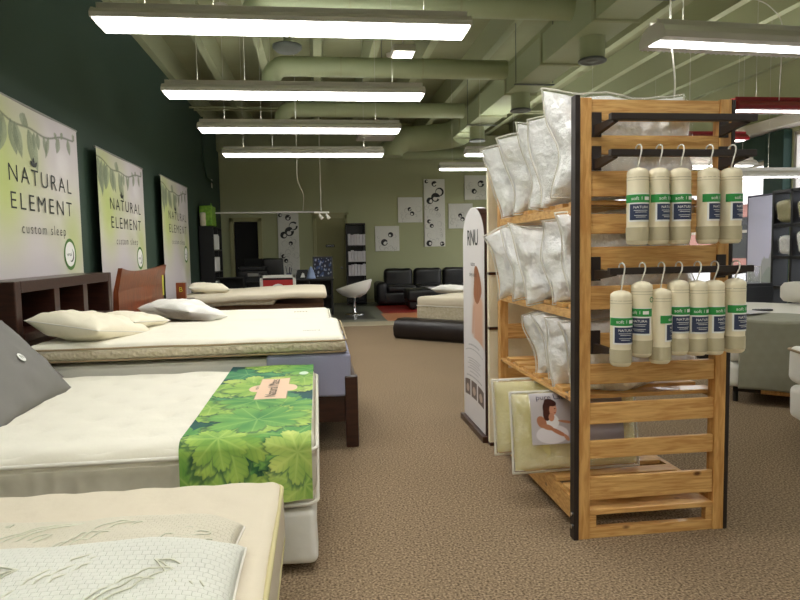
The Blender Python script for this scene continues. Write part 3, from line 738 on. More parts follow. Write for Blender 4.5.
def thr_pt(x, y):   # text runs along cloth length
    X, Y, Z = tp(np.array([(.33-y)/.56]), np.array([(1.22+x)/2.0])); return (float(X[0]), float(Y[0]), float(Z[0]))
text_mesh('Natural Mates', 'lettering', 'ink', lambda x, y: thr_pt(x, y), th, .085, 1.0, 1.1, fitw=.47)
text_mesh('natura', 'lettering', 'ink', lambda x, y: thr_pt(x, y+.095), th, .032, 1.0, 1)
# grey cushion with white logo
t = thing('cushion', 'large grey cushion with a small white round emblem leaning on the tufted mattress', 'cushion', (-1.66, 3.54, .80))
Rc = Matrix(((0, -.66, .75), (1, 0, 0), (0, .75, .66))).to_4x4()
t.rotation_euler = Rc.to_euler()
b = MB(); pillow(b, .92, .56, .2, 3, .01, .06, 30, 2.2); weld(b.build('cushion_body', 'grey', t))
b = MB(); pillow_edge(.92, .56, .06, .005, b); b.build('piping', 'grey', t)
b = MB(); b.lathe([(0, .003), (.028, 0)], (.06, -.02, .100), 20); b.build('emblem', 'lab_white', t)
text_mesh('N', 'lettering', 'grey', lambda x, y: (.06+x, -.02+y, .1035), t, .04)
# second grey cushion behind
t = thing('cushion', 'dark grey cushion half hidden behind the grey emblem cushion', 'cushion', (-1.86, 4.12, .72), (0, math.radians(30), math.radians(4)))
b = MB(); pillow(b, .5, .5, .15, 5, .006, .05, 22); weld(b.build('cushion_body', 'grey', t))

# pillows on bed 1
def knit_pillow(label, loc, rot, m, seed, w=1.35):
    t = thing('pillow', label, 'pillow', loc, rot)
    b = MB(); pillow(b, w, .44, .15, seed, .006, .012, 40, 6, flat=.42); weld(b.build('pillow_cover', m, t))
    b = MB(); pillow_edge(w, .44, .012, .004, b); b.build('piping', 'pipwhite', t)
    # embroidered leaf swirls following the top surface
    rnd = random.Random(seed); b = MB()
    def top(x, y):
        u = x/(w/2)/.98; v = y/.22/.98; e = max(0, (1-abs(u)**6)*(1-abs(v)**6)); z = .075*e**.42
        q = Vector((u*6+seed*7.3, v*6, 3+seed)); k = min(1, e*4); return z+.006*noise.noise(q*1.3)*k*2+.0042*noise.noise(q*3.1)*k
    for k in range(9):
        x0 = -.6+k*.135+rnd.uniform(-.04, .04); ln = rnd.uniform(.16, .30); s = rnd.choice((-1, 1)); hh = rnd.uniform(.16, .28); wd_ = rnd.uniform(.02, .035); yb = rnd.uniform(-.16, -.08)
        for j in (-1, 1, 0):
            P = []
            for q in np.linspace(0, 1, 22):
                x = x0+ln*q; y = yb+hh*(q if s > 0 else 1-q)+.03*math.sin(PI*q)+j*wd_*math.sin(PI*q)
                if abs(y) < .185 and abs(x) < .62: P.append((x, y, top(x, y)-.0012))
            if len(P) > 3: b.tube(P, .0019, 5)
    o = b.build('embroidery', 'thread', t)
    return t
knit_pillow('cream knitted pillow lying behind the front white pillow', (-.91, 1.64, .595), (math.radians(-2), 0, math.radians(-1)), 'knit_cream', 2)
knit_pillow('front white knitted pillow at the bottom left edge', (-.855, 1.245, .675), (math.radians(6), 0, math.radians(.5)), 'knit', 4)
knit_pillow('white pillow corner just showing at the bottom edge', (-.95, .93, .69), (math.radians(0), 0, math.radians(4)), 'knit', 6)

# bed 3: espresso bed
bf = thing('wooden_bed', 'espresso wooden bed with an open cubby headboard', 'bed', (0, 0, 0))
b = MB(); y0, y1 = 4.5, 6.5; xa, xb = -2.28, -1.98
b.box(xa, xb, y0, y0+.09, 0, 1.22, .008); b.box(xa, xb, y1-.09, y1, 0, 1.22, .008); b.box(xa, xb, y0+.09, y1-.09, 1.14, 1.22, .006); b.box(xa, xb, y0+.09, y1-.09, .80, .86, .006); b.box(xa, xb-.02, y0+.09, y1-.09, .2, .80, .004)
cub = (y1-y0-.18)
for k in (1, 2): b.box(xa, xb-.005, y0+.09+cub*k/3-.05, y0+.09+cub*k/3+.05, .86, 1.14, .004)
b.box(xa, xa+.02, y0+.09, y1-.09, .86, 1.14); b.build('headboard', 'darkwood', bf)
MB().box(-1.98, .20, 4.50, 4.56, .17, .40, .008).build('side_rail', 'darkwood', bf); MB().box(-1.98, .20, 5.84, 5.9, .17, .40, .008).build('side_rail', 'darkwood', bf)
MB().box(.20, .25, 4.56, 5.84, .16, .50, .008).build('footboard', 'darkwood', bf)
for y in (4.44, 5.84):
    MB().box(.17, .26, y, y+.08, 0, .51, .008).build('leg', 'darkwood', bf)
MB().box(-1.95, .2, 4.58, 5.82, .30, .36).build('slat_deck', 'dark', bf)
t = thing('box_spring', 'white fabric foundation on the espresso bed with a lavender cover at its foot', 'box spring', (-.92, 5.13, .37))
b = MB(); rbox(b, 2.08, 1.3, .27, .03, .12, soft(.006, 4), (0, 0, .135)); b.build('foundation_body', 'boxwhite', t)
b = MB(); rbox(b, .58, 1.36, .30, .02, .05, lambda p, n: n*.008*noise.noise(Vector((p.x*9, p.y*4, p.z*3))), (.845, 0, .145)); b.build('foundation_cover', 'lavender', t)
t = thing('mattress', 'white mattress with beige honeycomb border on the espresso bed', 'mattress', (-.875, 5.09, .678))
b = MB(); rbox(b, 2.10, 1.30, .115, .05, .06, lambda p, n: n*.005*noise.noise(p*8), (0, 0, .06)); b.build('mattress_body', 'ivory', t)
b = MB(); rbox(b, 2.12, 1.32, .075, .035, .1, None, (0, 0, .045)); b.build('side_border', 'foam_edge', t)
b = MB(); ring(b, rect_loop(2.13, 1.33, .06, .088, wob=.004), .007); ring(b, rect_loop(2.12, 1.32, .06, .008), .006); b.build('piping', 'taupe', t)
text_mesh('natura', 'lettering', 'ink', lambda x, y: (.82+x, -.3+y*1.6, .121), t, .05)
def plain_pillow(label, loc, rot, w=.66, h=.45, th_=.15, m='pillow_cream', seed=1, group=None):
    t = thing('pillow', label, 'pillow', loc, rot, group)
    b = MB(); pillow(b, w, h, th_*1.12, seed, .012, .035, 30, 3.0); weld(b.build('pillow_cover', m, t)); b = MB(); pillow_edge(w, h, .035, .004, b); b.build('piping', 'pipwhite', t); return t
plain_pillow('large cream pillow against the dark cubby headboard', (-1.62, 4.86, .868), (math.radians(8), math.radians(8), math.radians(78)), .78, .52, .19)
plain_pillow('second cream pillow lying behind the large one on the espresso bed', (-1.55, 5.36, .85), (0, math.radians(5), math.radians(80)), .66, .48, .13, seed=8)
# bed 4: cherry
bf = thing('wooden_bed', 'cherry wood bed with a curved solid headboard', 'bed', (0, 0, 0))
b = MB(); V = []; n = 24; y0, y1 = 6.9, 8.85
for i in range(n+1):
    q = i/n; y = y0+(y1-y0)*q; zt = 1.20+.05*(2*q-1)**2; bow = -.07*(1-(2*q-1)**2)
    for (x, z) in ((-2.05+bow+.06, .2), (-2.06+bow+.02, .8), (-2.02+bow-.02, 1.0), (-1.99+bow, zt), (-2.03+bow, zt), (-2.07+bow-.02, 1.0), (-2.1+bow, .8), (-2.1+bow, .2)): V.append((x, y, z))
Fc = [(8*i+k, 8*i+(k+1) % 8, 8*(i+1)+(k+1) % 8, 8*(i+1)+k) for i in range(n) for k in range(8)]+[tuple(range(8)), tuple(range(8*n, 8*n+8))]
b.add(V, Fc, False); b.box(-2.1, -2.02, 6.9, 6.98, 0, .25, .006).box(-2.1, -2.02, 8.77, 8.85, 0, .25, .006); b.build('headboard', 'cherry', bf)
MB().box(-2.02, .1, 6.9, 6.94, .18, .34, .006).build('side_rail', 'cherry', bf); MB().box(-2.02, .1, 8.5, 8.54, .18, .34, .006).build('side_rail', 'cherry', bf); MB().box(.1, .14, 6.9, 8.54, .18, .36, .006).build('footboard', 'cherry', bf)
for y in (6.92, 8.46): MB().box(.06, .13, y, y+.06, 0, .2, .005).build('leg', 'cherry', bf)
MB().box(-2.0, .09, 6.95, 8.49, .24, .3).build('slat_deck', 'dark', bf)
b = MB().box(-1.985, -1.98, 8.55, 8.62, .86, 1.12, .001); b.build('price_tag', 'brass', bf)
t = thing('mattress', 'cream mattress on the cherry bed', 'mattress', (-.93, 7.6, .30))
b = MB(); rbox(b, 2.12, 1.4, .37, .06, .1, soft(.006, 4), (0, 0, .185)); b.build('mattress_body', 'ivory', t); b = MB(); ring(b, rect_loop(2.13, 1.41, .06, .34), .008); b.build('piping', 'pipwhite', t)
text_mesh('nm', 'lettering', 'taupe', lambda x, y: (.72+x, .1+y*2, .375), t, .13)
plain_pillow('plump white pillow in front of the cherry headboard', (-1.55, 7.3, .78), (0, math.radians(6), math.radians(70)), .7, .5, .2, 'pillow', 12)
plain_pillow('flatter white pillow on top of the cherry bed pillows', (-1.33, 6.98, .77), (math.radians(5), math.radians(10), math.radians(60)), .62, .46, .15, 'pillow', 13)
t = thing('info_card', 'small amber box standing beside the cherry headboard', 'box', (-1.78, 8.7, .0)); MB().box(-.06, .06, -.04, .04, .8, 1.01, .003).build('card_body', 'brass' if False else 'cherry', t); MB().box(-.14, .14, -.14, .14, 0, .8, .006).build('stand', 'darkwood', t)
text_mesh('B', 'lettering', 'brass', lambda x, y: (x, -.042, .92+y), t, .09)
# bed 5
t = thing('box_spring', 'brown board bed base beneath the farthest left bed', 'bed base', (-.95, 10.55, 0)); MB().box(-1.05, 1.03, -.72, .72, .25, .6, .01).build('base_body', 'brownbox', t)
for x in (-.95, .95):
    for y in (-.62, .62): MB().box(x-.04, x+.04, y-.04, y+.04, 0, .25, .004).build('leg', 'darkwood', t)
t = thing('mattress', 'thin beige mattress on the farthest left bed base', 'mattress', (-1.35, 10.45, .60)); b = MB(); rbox(b, 1.4, 1.5, .09, .035, .15, soft(.006), (0, 0, .05)); b.build('mattress_body', 'ivory_side', t)
t = thing('mattress_topper', 'floppy cream topper draped over the farthest left bed', 'mattress topper', (-.93, 10.5, .695))
b = MB(); rbox(b, 2.12, 1.8, .10, .045, .06, lambda p, n: Vector((0, 0, .012*noise.noise(p*2.2)-.02*(p.y < -.8)+(.03 if False else 0)+.02*math.sin(p.x*2.4))), (0, 0, .05)); b.build('topper_body', 'cream', t)
plain_pillow('cream pillow lying on the floppy topper', (-1.68, 10.2, .85), (0, math.radians(5), math.radians(14)), .6, .45, .14, seed=21)

# ------------------------------------------------------------------ left back area
t = thing('bookcase', 'tall black bookcase against the dark green wall', 'bookcase', (-2.28, 14.4, 0))
b = MB(); w_, d_, h_ = 1.15, .30, 1.96
# faces the aisle (+x); width runs along y
b.box(-.15, .15, -.6, -.56, 0, h_, .004).box(-.15, .15, .56, .6, 0, h_, .004).box(-.15, .15, -.02, .02, 0, h_, .003).box(-.15, -.13, -.6, .6, 0, h_); b.build('case', 'black', t)
for z in (.04, .5, .98, 1.44, h_-.03): MB().box(-.15, .15, -.58, .58, z, z+.03, .003).build('shelf', 'black', t)
def books(x0, y0, n, dy, z, hh, d, m, nm, lab, grp, ax='y'):
    first = None
    for k in range(n):
        h2 = hh*random.uniform(.88, 1); 
        b = MB()
        if ax == 'y': b.box(x0-d/2, x0+d/2, y0+k*dy, y0+k*dy+dy*.86, z, z+h2, .003)
        else: b.box(x0+k*dy, x0+k*dy+dy*.86, y0-d/2, y0+d/2, z, z+h2, .003)
        o = b.build(nm, m); tag(o, lab, 'book' if nm == 'binder' else 'magazine', grp)
books(-2.2, 13.88, 5, .1, .532, .3, .2, 'lab_white', 'binder', 'white binder on the second shelf of the black bookcase', 'binders on the second bookcase shelf')
books(-2.2, 13.88, 5, .1, 1.012, .32, .2, 'lab_white', 'binder', 'white binder on the third shelf of the black bookcase', 'binders on the third bookcase shelf')
books(-2.2, 13.88, 5, .1, 1.472, .33, .2, 'lab_white', 'binder', 'white binder on the upper shelf of the black bookcase', 'binders on the upper bookcase shelf')
t = thing('gift_bag', 'lime green leaf-print box bag on top of the black bookcase', 'bag', (-2.27, 14.05, 1.965)); b = MB(); rbox(b, .26, .5, .42, .03, .06, soft(.012, 6), (0, 0, .21)); b.build('bag_body', 'green_bag', t)
b = MB().tube([(.08, -.1, .41), (.08, -.05, .47), (.08, .05, .47), (.08, .1, .41)], .008); b.build('handle', 'green_bag', t)
t = thing('storage_box', 'small beige box beside the lime bag on the bookcase', 'box', (-2.30, 13.92-.28, 0)); t.location = (-2.33, 14.62, 1.965)
MB().box(-.1, .1, -.0, .16, 0, .26, .01).build('box_body', 'canvas2', t)
t2 = thing('storage_box', 'round cream canister on the near end of the bookcase top', 'canister', (-2.37, 13.73+.0, 1.965)); t2.location = (-2.34, 13.73-.0, 1.965)
# shift: sits on the near edge of the top shelf
t2.location = (-2.32, 13.90-.0, 1.965); b = MB(); b.lathe([(0, 0), (.06, 0), (.06, .24), (.055, .27), (0, .28)]); b.build('canister_body', 'canvas', t2); t2.location = (-2.33, 13.86-.06, 1.965)
# low shelf
t = thing('low_shelf', 'low black shelf with papers before the office doorway', 'shelf', (-1.85, 14.1, 0)); b = MB(); b.box(-.3, .3, -.2, .2, .84, .87, .003).box(-.3, -.27, -.2, .2, 0, .84).box(.27, .3, -.2, .2, 0, .84).box(-.27, .27, -.2, .2, .45, .48).box(-.27, .27, .18, .2, 0, .84); b.build('case', 'black', t)
# printer
t = thing('printer', 'large black office printer on a cabinet before the doorway', 'printer', (-1.45, 14.9, 0))
MB().box(-.33, .33, -.25, .3, 0, .62, .01).build('cabinet', 'black', t)
MB().box(-.30, .30, -.25, .25, .625, .98, .02).build('printer_body', 'blackplastic', t); MB().box(-.29, .29, -.24, .24, .99, 1.08, .02).build('scanner_lid', 'black', t)
MB().box(-.24, .24, -.36, -.25, .72, .745, .005).build('paper_tray', 'blackplastic', t); MB().box(-.1, .14, -.262, -.25, .86, .93, .003).build('control_panel', 'alu', t)
T_ = Matrix.Rotation(-.5, 4, 'X')
b = MB(); b.box(-.2, .2, 0, .02, 0, .2, .004, T=Matrix.Translation((0, .1, 1.08)) @ T_); b.build('document_feeder', 'blackplastic', t)
# office chair
t = thing('office_chair', 'black high-back office chair behind the desk', 'chair', (-1.05, 15.4, 0))
b = MB(); rbox(b, .5, .12, .66, .05, .08, soft(.01), (0, .2, .92)); b.build('backrest', 'leather', t); b = MB(); rbox(b, .5, .5, .1, .04, .1, None, (0, -.05, .5)); b.build('seat', 'leather', t)
MB().cyl((0, 0, .1), (0, 0, .45), .03).build('column', 'chrome', t)
for k in range(5):
    a_ = 2*PI*k/5+.3; MB().tube([(0, 0, .12), (.28*math.cos(a_), .28*math.sin(a_), .07)], .02).cyl((.28*math.cos(a_), .28*math.sin(a_)-.015, .03), (.28*math.cos(a_), .28*math.sin(a_)+.015, .03), .03).build('leg', 'blackplastic', t)
MB().box(-.04, .04, .14, .2, .45, .7).build('back_bracket', 'blackplastic', t)
# desk
t = thing('desk', 'black office desk with open cubbies near the back wall', 'desk', (-.2, 14.3, 0)); b = MB(); b.box(-.6, .55, -.35, .35, .76, .80, .004); b.build('desktop', 'black', t)
b = MB(); b.box(-.58, -.54, -.33, .33, 0, .76).box(.49, .53, -.33, .33, 0, .76).box(-.54, .49, .3, .33, .1, .76).box(-.02, .02, -.3, .3, 0, .76).box(-.54, .49, -.3, .3, .38, .41); b.build('carcass', 'black', t)
# framed sign
t = thing('framed_sign', 'white framed red sign with an arch standing before the desk', 'sign', (-.82, 13.2, 0))
b = MB(); x0, x1, z0, z1 = -.34, .38, .35, .93; b.box(x0, x1, -.02, .02, z1-.06, z1, .003).box(x0, x1, -.02, .02, z0, z0+.06, .003).box(x0, x0+.06, -.02, .02, z0, z1, .003).box(x1-.06, x1, -.02, .02, z0, z1, .003); b.build('frame', 'white', t)
MB().box(x0+.05, x1-.05, -.008, .012, z0+.05, z1-.05).build('sign_face', 'redprint', t)
b = MB(); b.box(x0+.06, x1-.06, -.012, -.009, z1-.1, z1-.065); b.build('stripe', 'black', t)
b = MB(); v = [(.02, -.012, .6)]+[(.02+.16*math.cos(a_), -.012, .6+.15*math.sin(a_)) for a_ in np.linspace(0, PI, 20)]; b.add(v, [tuple(range(len(v)))]); b.build('arch_print', 'lab_white', t, recalc=False)
for x in (x0+.03, x1-.03): MB().box(x-.02, x+.02, -.15, .15, 0, .03).box(x-.015, x+.015, -.015, .015, .03, .37).build('foot', 'white', t)
# framed picture on the desk
t = thing('picture_frame', 'black framed dark blue picture leaning on the desk', 'picture', (.12, 14.2, .803)); t.rotation_euler = (math.radians(-8), 0, 0)
b = MB(); b.box(-.22, .22, -.012, .012, .0, .035).box(-.22, .22, -.012, .012, .445, .48).box(-.22, -.185, -.012, .012, 0, .48).box(.185, .22, -.012, .012, 0, .48); b.build('frame', 'black', t)
def pic(U, V):
    k = sst(nz(U, V, 9, 2), .1, .4); j = sst(nz(U, V, 13, 6), .25, .45); c = [np.full(U.shape, 24.), np.full(U.shape, 30.), np.full(U.shape, 54.)]; c = blend(c, k*.7, (70, 96, 150)); return blend(c, j*.8, (190, 196, 214))
surf('print', 60, 70, lambda U, V: (-.19+U*.38, U*0-.005, .03+V*.42), pic, 'paper_print', t)
t = thing('card_holder', 'black tablet-like card with a white triangle on the desk', 'card', (-.33, 14.1, .803)); MB().prism([(-.16, 0), (.16, 0), (.12, .2), (-.1, .2)], -.02, .02, lambda a_, b_, d_: (a_, d_, b_)).build('card_body', 'black', t); b = MB(); b.add([(-.04, -.022, .03), (.06, -.022, .03), (.04, -.022, .12), (-.0, -.022, .13)], [(0, 1, 2, 3)]); b.build('card_mark', 'lab_white', t, recalc=False)
t = thing('bottle', 'pale blue cone shaped bottle between card and picture', 'bottle', (-.14, 14.1, .803)); MB().lathe([(0, 0), (.1, 0), (.1, .02), (.07, .14), (.04, .22), (.015, .26), (0, .27)]).build('bottle_body', 'blueprint', t)
t = thing('pen_cup', 'dark pen cup with purple pens on the desk', 'pen cup', (-.62, 14.12, .803)); MB().lathe([(0, 0), (.06, 0), (.06, .13), (.055, .13), (.055, .01)]).build('cup', 'purpleink', t)
for k in range(5): 
    a_ = k*1.3; MB().tube([(.02*math.cos(a_), .02*math.sin(a_), .02), (.07*math.cos(a_), .06*math.sin(a_), .24+.02*(k % 3))], .008, 6).build('pen', ('purpleink', 'artblack')[k % 2], t)
t = thing('tape_dispenser', 'small purple tape dispenser left of the pen cup', 'tape dispenser', (-.74, 14.05, .803)); MB().box(-.07, .07, -.03, .03, 0, .03, .005).cyl((0, -.02, .06), (0, .02, .06), .045).build('dispenser_body', 'purpleink', t)
# magazine tower
t = thing('magazine_rack', 'tall narrow black magazine tower beside the olive door', 'magazine rack', (1.02, 16.7, 0)); b = MB(); b.box(-.27, -.24, -.17, .17, 0, 2.1, .003).box(.2, .23, -.17, .17, 0, 2.1, .003).box(-.24, .2, .15, .17, 0, 2.1).box(-.27, .23, -.17, .17, 2.07, 2.1); b.build('case', 'black', t)
for z in (.05, .32, .72, 1.08, 1.5): 
    MB().box(-.24, .2, -.17, .15, z, z+.03).build('shelf', 'black', t)
for z, nm in ((.75, 'lower'), (1.11, 'middle'), (1.53, 'upper')): books(.80, 16.58, 6, .075, z+.002, .3, .22, 'paper', 'magazine', 'magazine upright on the %s shelf of the black tower' % nm, 'magazines on the %s tower shelf' % nm, 'x')
# swivel tub chair
t = thing('swivel_chair', 'white round tub chair on a chrome swivel base', 'chair', (.78, 13.95, 0), (0, 0, math.radians(-20)))
b = MB(); b.lathe([(.21, .0), (.215, .01), (.2, .022), (.05, .035), (.03, .06), (.03, .36), (.06, .38), (0, .38)], n=32); b.lathe([(0, 0), (.21, 0)], n=32); b.build('base', 'chrome', t)
tubm = MB(); V = []; n = 40; prof = [(0, -.0), (.12, .0), (.24, .06), (.33, .16), (.37, .27), (.36, .29), (.32, .26), (.26, .17), (.12, .13), (0, .12)]
for (r, z) in prof:
    for i in range(n):
        a_ = 2*PI*i/n; k = max(0, z)/.29; lift = 1+.55*math.sin(a_)*0; zz = z+k**1.5*(.11*math.cos(a_)); V.append((r*1.07*math.cos(a_), r*math.sin(a_), .38+zz))
tubm.add(V, [(k*n+i, k*n+(i+1) % n, (k+1)*n+(i+1) % n, (k+1)*n+i) for k in range(len(prof)-1) for i in range(n)], True); tubm.build('shell', 'white', t)
b = MB(); b.lathe([(0, .02), (.2, .015), (.25, -.01), (.25, -.05), (0, -.05)], (0, 0, .57), 28); b.build('seat_cushion', 'white', t)
# sofa
t = thing('sofa', 'long black leather sofa against the olive back wall', 'sofa', (1.45, 16.1, 0))
L = 3.4; b = MB(); rbox(b, L, .9, .3, .06, .12, None, (L/2, .1, .2)); b.build('base', 'leather', t)
for k in range(4):
    x = .26+k*.77; b = MB(); rbox(b, .75, .26, .52, .1, .07, soft(.02, 4), (x+.37, .38, .66)); b.build('back_cushion', 'leather', t)
    b = MB(); rbox(b, .75, .68, .18, .07, .08, soft(.012, 4), (x+.37, -.02, .42)); b.build('seat_cushion', 'leather', t)
for x in (.13, L-.02): b = MB(); rbox(b, .28, .92, .56, .12, .07, soft(.015, 4), (x, .08, .33)); b.build('armrest', 'leather', t)
t = thing('ottoman', 'wide black leather ottoman in front of the sofa', 'ottoman', (2.85, 14.95, 0)); b = MB(); rbox(b, 1.6, .8, .3, .08, .1, soft(.012), (0, 0, .33)); b.build('cushion', 'leather', t)
b = MB(); rbox(b, 1.5, .7, .14, .03, .1, None, (0, 0, .11)); b.build('base', 'leather', t)
for x in (-.65, .65):
    for y in (-.28, .28): MB().cyl((x, y, 0), (x, y, .06), .03).build('leg', 'black', t)
t = tag(MB().box(-.2, .28, -.14, .14, 0, .02, .002).build('magazine', 'paper', loc=(2.75, 14.9, .485), rot=(0, 0, .1)), 'white magazine lying on the black ottoman', 'magazine')

# wall art
def circ(b, x, z, r, w, y, a0=0, a1=2*PI, n=28):
    v = []; 
    for i in range(n+1):
        a_ = a0+(a1-a0)*i/n; q = min(r*.98, 1.5*w*(.6+.4*math.sin(a_*1+x*9))); v += [(x+r*math.cos(a_), y, z+r*math.sin(a_)), (x+(r-q)*math.cos(a_), y, z+(r-q)*math.sin(a_))]
    b.add(v, [(2*i, 2*i+2, 2*i+3, 2*i+1) for i in range(n)])
def art(x0, x1, z0, z1, label, spots, grp='bubble canvases on the olive wall'):
    t = thing('wall_art', label, 'picture', ((x0+x1)/2, YB-.035, (z0+z1)/2), group=grp); hw, hh = (x1-x0)/2, (z1-z0)/2
    cv = MB().box(-hw, hw, 0, .034, -hh, hh, .004).build('canvas', 'artwhite', t); b = MB(); g = MB(); rnd = random.Random(int(x0*100))
    for (u, v, r, w_) in spots:
        circ(b, u*hw, v*hh, r, w_, -.003, rnd.uniform(0, 1), rnd.uniform(5.6, 7.2))
    for k in range(int(10*hw*hh*8)):
        circ(g, rnd.uniform(-.8, .8)*hw, rnd.uniform(-.9, .3)*hh, rnd.uniform(.03, .08), .008, -.0015)
    b.build('ring_motif', 'artblack', cv, recalc=False); g.build('embossed_ring', 'artgrey', cv, recalc=False)
tall = [(-.75, .93, .05, .03), (.0, .86, .075, .06), (.5, .62, .115, .035), (.1, .46, .12, .09), (-.45, .36, .09, .06), (.2, .12, .055, .045), (-.55, -.25, .055, .045), (-.3, -.38, .055, .05), (-.55, -.9, .08, .06), (.7, -.92, .06, .045)]
art(-1.0, -.46, .6, 2.42, 'tall white canvas with black bubble rings beside the office doorway', tall)
art(2.9, 3.47, 1.47, 3.28, 'tall white canvas with black bubble rings above the sofa', tall)
art(2.19, 2.85, 2.13, 2.80, 'square bubble canvas left of the tall one above the sofa', [(-.05, .05, .055, .05), (.15, -.3, .06, .035)])
art(1.56, 2.21, 1.37, 2.04, 'lowest square bubble canvas above the sofa end', [(.28, .3, .07, .06), (-.25, -.3, .09, .06)])
art(3.57, 4.24, 1.95, 2.62, 'square bubble canvas right of the tall one, half behind the pointed sign', [(-.05, .05, .055, .05), (.15, -.25, .06, .035)])
art(4.02, 4.72, 2.72, 3.38, 'highest square bubble canvas partly behind the hanging pillows', [(.3, .3, .09, .05), (-.25, -.3, .07, .06)])
tag(MB().box(0, .012, -.06, .06, -.1, .1, .003).build('wall_panel', 'white', loc=(XL, 15.9, 3.05)), 'small white thermostat plate on the dark green wall', 'wall plate')

# dark platform bed in the middle distance
ang = math.atan2(-1.02, 1.1); t = thing('platform_bed', 'low black leather platform bed with a rounded foot', 'bed', (1.20, 9.98, 0), (0, 0, ang))
b = MB(); Lx = 1.9
b.prism([(0.0, .0), (-.05, .05), (-.07, .16), (-.03, .27), (.06, .31), (.25, .31), (.25, .0)], 0, Lx, lambda p, q, dd: (dd, p, q), True); b.build('foot_bolster', 'brownleather', t)
b = MB(); b.box(.05, Lx-.05, .25, 2.3, .05, .27, .03); b.build('platform', 'brownleather', t)
t = thing('mattress', 'thick ivory pillow-top mattress on the black platform bed', 'mattress', t.matrix_world @ Vector((0, 0, 0)), (0, 0, ang)); t.location = (1.20, 9.98, .275)
b = MB(); rbox(b, 1.6, 2.0, .24, .04, .1, soft(.006), (1.05, 1.22, .12)); b.build('mattress_body', 'foam_edge', t)
b = MB(); rbox(b, 1.6, 2.0, .14, .05, .08, soft(.01), (1.05, 1.22, .30)); b.build('pillow_top', 'cream', t)
b = MB(); ring(b, [q+Vector((1.05, 1.22, 0)) for q in rect_loop(1.61, 2.01, .05, .235)], .008); b.build('piping', 'pipwhite', t)
plain_pillow('small white pillow on the platform bed mattress', (2.3, 10.9, .70), (0, 0, ang), .6, .4, .12, 'pillow', 31)

# ------------------------------------------------------------------ standing sign with rounded top
t = thing('standing_sign', 'tall narrow white sign with a rounded top left of the pillow rack', 'sign', (1.165, 4.715, 0))
hw = .33; zt = 1.38+.0; pts = [(-hw, .04), (hw, .04), (hw, 1.45)]+[(hw*math.cos(a_), 1.45+.24*math.sin(a_)) for a_ in np.linspace(.15, PI-.15, 16)]+[(-hw, 1.45)]
b = MB(); b.prism(pts, 0.002, .07, lambda p, q, d_: (d_, p, q)); b.build('sign_box', 'darkwood', t)
def signcol(U, V):
    # U: 0 far ->1 near ; seen from -x the near side is right
    c = [np.full(U.shape, 226.), np.full(U.shape, 222.), np.full(U.shape, 222.)]
    # printed photo band with a hair and back silhouette
    ph = sst(V, .40, .41)*(1-sst(V, .70, .74))*sst(U, .3, .6); c = blend(c, ph*.5, (206, 190, 180))
    skin = np.exp(-(((U-.72)/.2)**2)**2)*sst(V, .40, .405)*(1-sst(V, .60, .64)); c = blend(c, np.clip(skin*1.3, 0, 1), (216, 172, 146))
    arm = np.exp(-((U-.5-(V-.5)*.5)/.05)**2)*sst(V, .41, .43)*(1-sst(V, .54, .57)); c = blend(c, arm*.8, (206, 156, 128))
    hair = (((U-.68-.03*np.sin(V*40))/.17)**2+((V-.655)/.085)**2 < 1).astype(float); c = blend(c, hair*.95, (150, 92, 58)); st = (np.sin(U*70+V*30)*.5+.5)*hair; c = blend(c, st*.3, (196, 130, 84))
    for k, (a0, a1) in enumerate(((.06, .32), (.37, .63), (.68, .94))):
        m = ((U > a0)*(U < a1)*(V > .115)*(V < .195)).astype(float); c = blend(c, m, (112, 98, 92)); m2 = (((U-(a0+a1)/2)/.07)**2+((V-.15)/.02)**2 < 1).astype(float); c = blend(c, m2, (196, 176, 160))
    for k, (v0, a0, a1) in enumerate(((.365, .25, .75), (.345, .1, .9), (.30, .2, .8), (.288, .25, .75), (.276, .2, .8), (.264, .3, .7), (.252, .2, .8), (.235, .3, .7), (.215, .15, .85))):
        m = ((abs(V-v0) < .003)*(U > a0)*(U < a1)*((np.sin(U*130+k*7) > -.4))).astype(float); c = blend(c, m*.6, (120, 118, 120))
    return c
o = surf('sign_print', 110, 420, lambda U, V: (U*0-.002, (.5-U)*2*hw*.995, .05+V*(1.40+np.where(True, .24*np.sqrt(np.clip(1-((U-.5)*2)**2, 0, 1)), 0))), signcol, 'paper_print', t)
text_mesh('RNU', 'lettering', 'ink', lambda x, y: (-.005, -x, 1.46+y), t, .17, 1.0, .95)
text_mesh('natura', 'lettering', 'ink', lambda x, y: (-.005, -x, 1.27+y), t, .05)
text_mesh('sleep on it', 'lettering', 'ink', lambda x, y: (-.005, -x, 1.19+y), t, .05)
MB().box(-.03, .12, -.36, .36, 0, .045, .006).build('base', 'darkwood', t)
# cream framed panel
t = thing('display_panel', 'cream panel with dark brown frame between sign and rack', 'display panel', (1.17, 4.30, 0)); MB().box(.0, .60, 0.0, .04, .02, 2.0, .003).build('panel_board', 'canvas', t)
b = MB()
for z in (0, .82, 1.2, 1.98): b.box(-.0, .6, -.014, .05, z, z+.02, .002)
b.box(.065, .085, -.014, -.0005, 0, 2.0, .002).box(.58, .60, -.014, .05, 0, 2.0, .002); b.build('frame', 'darkwood', t)

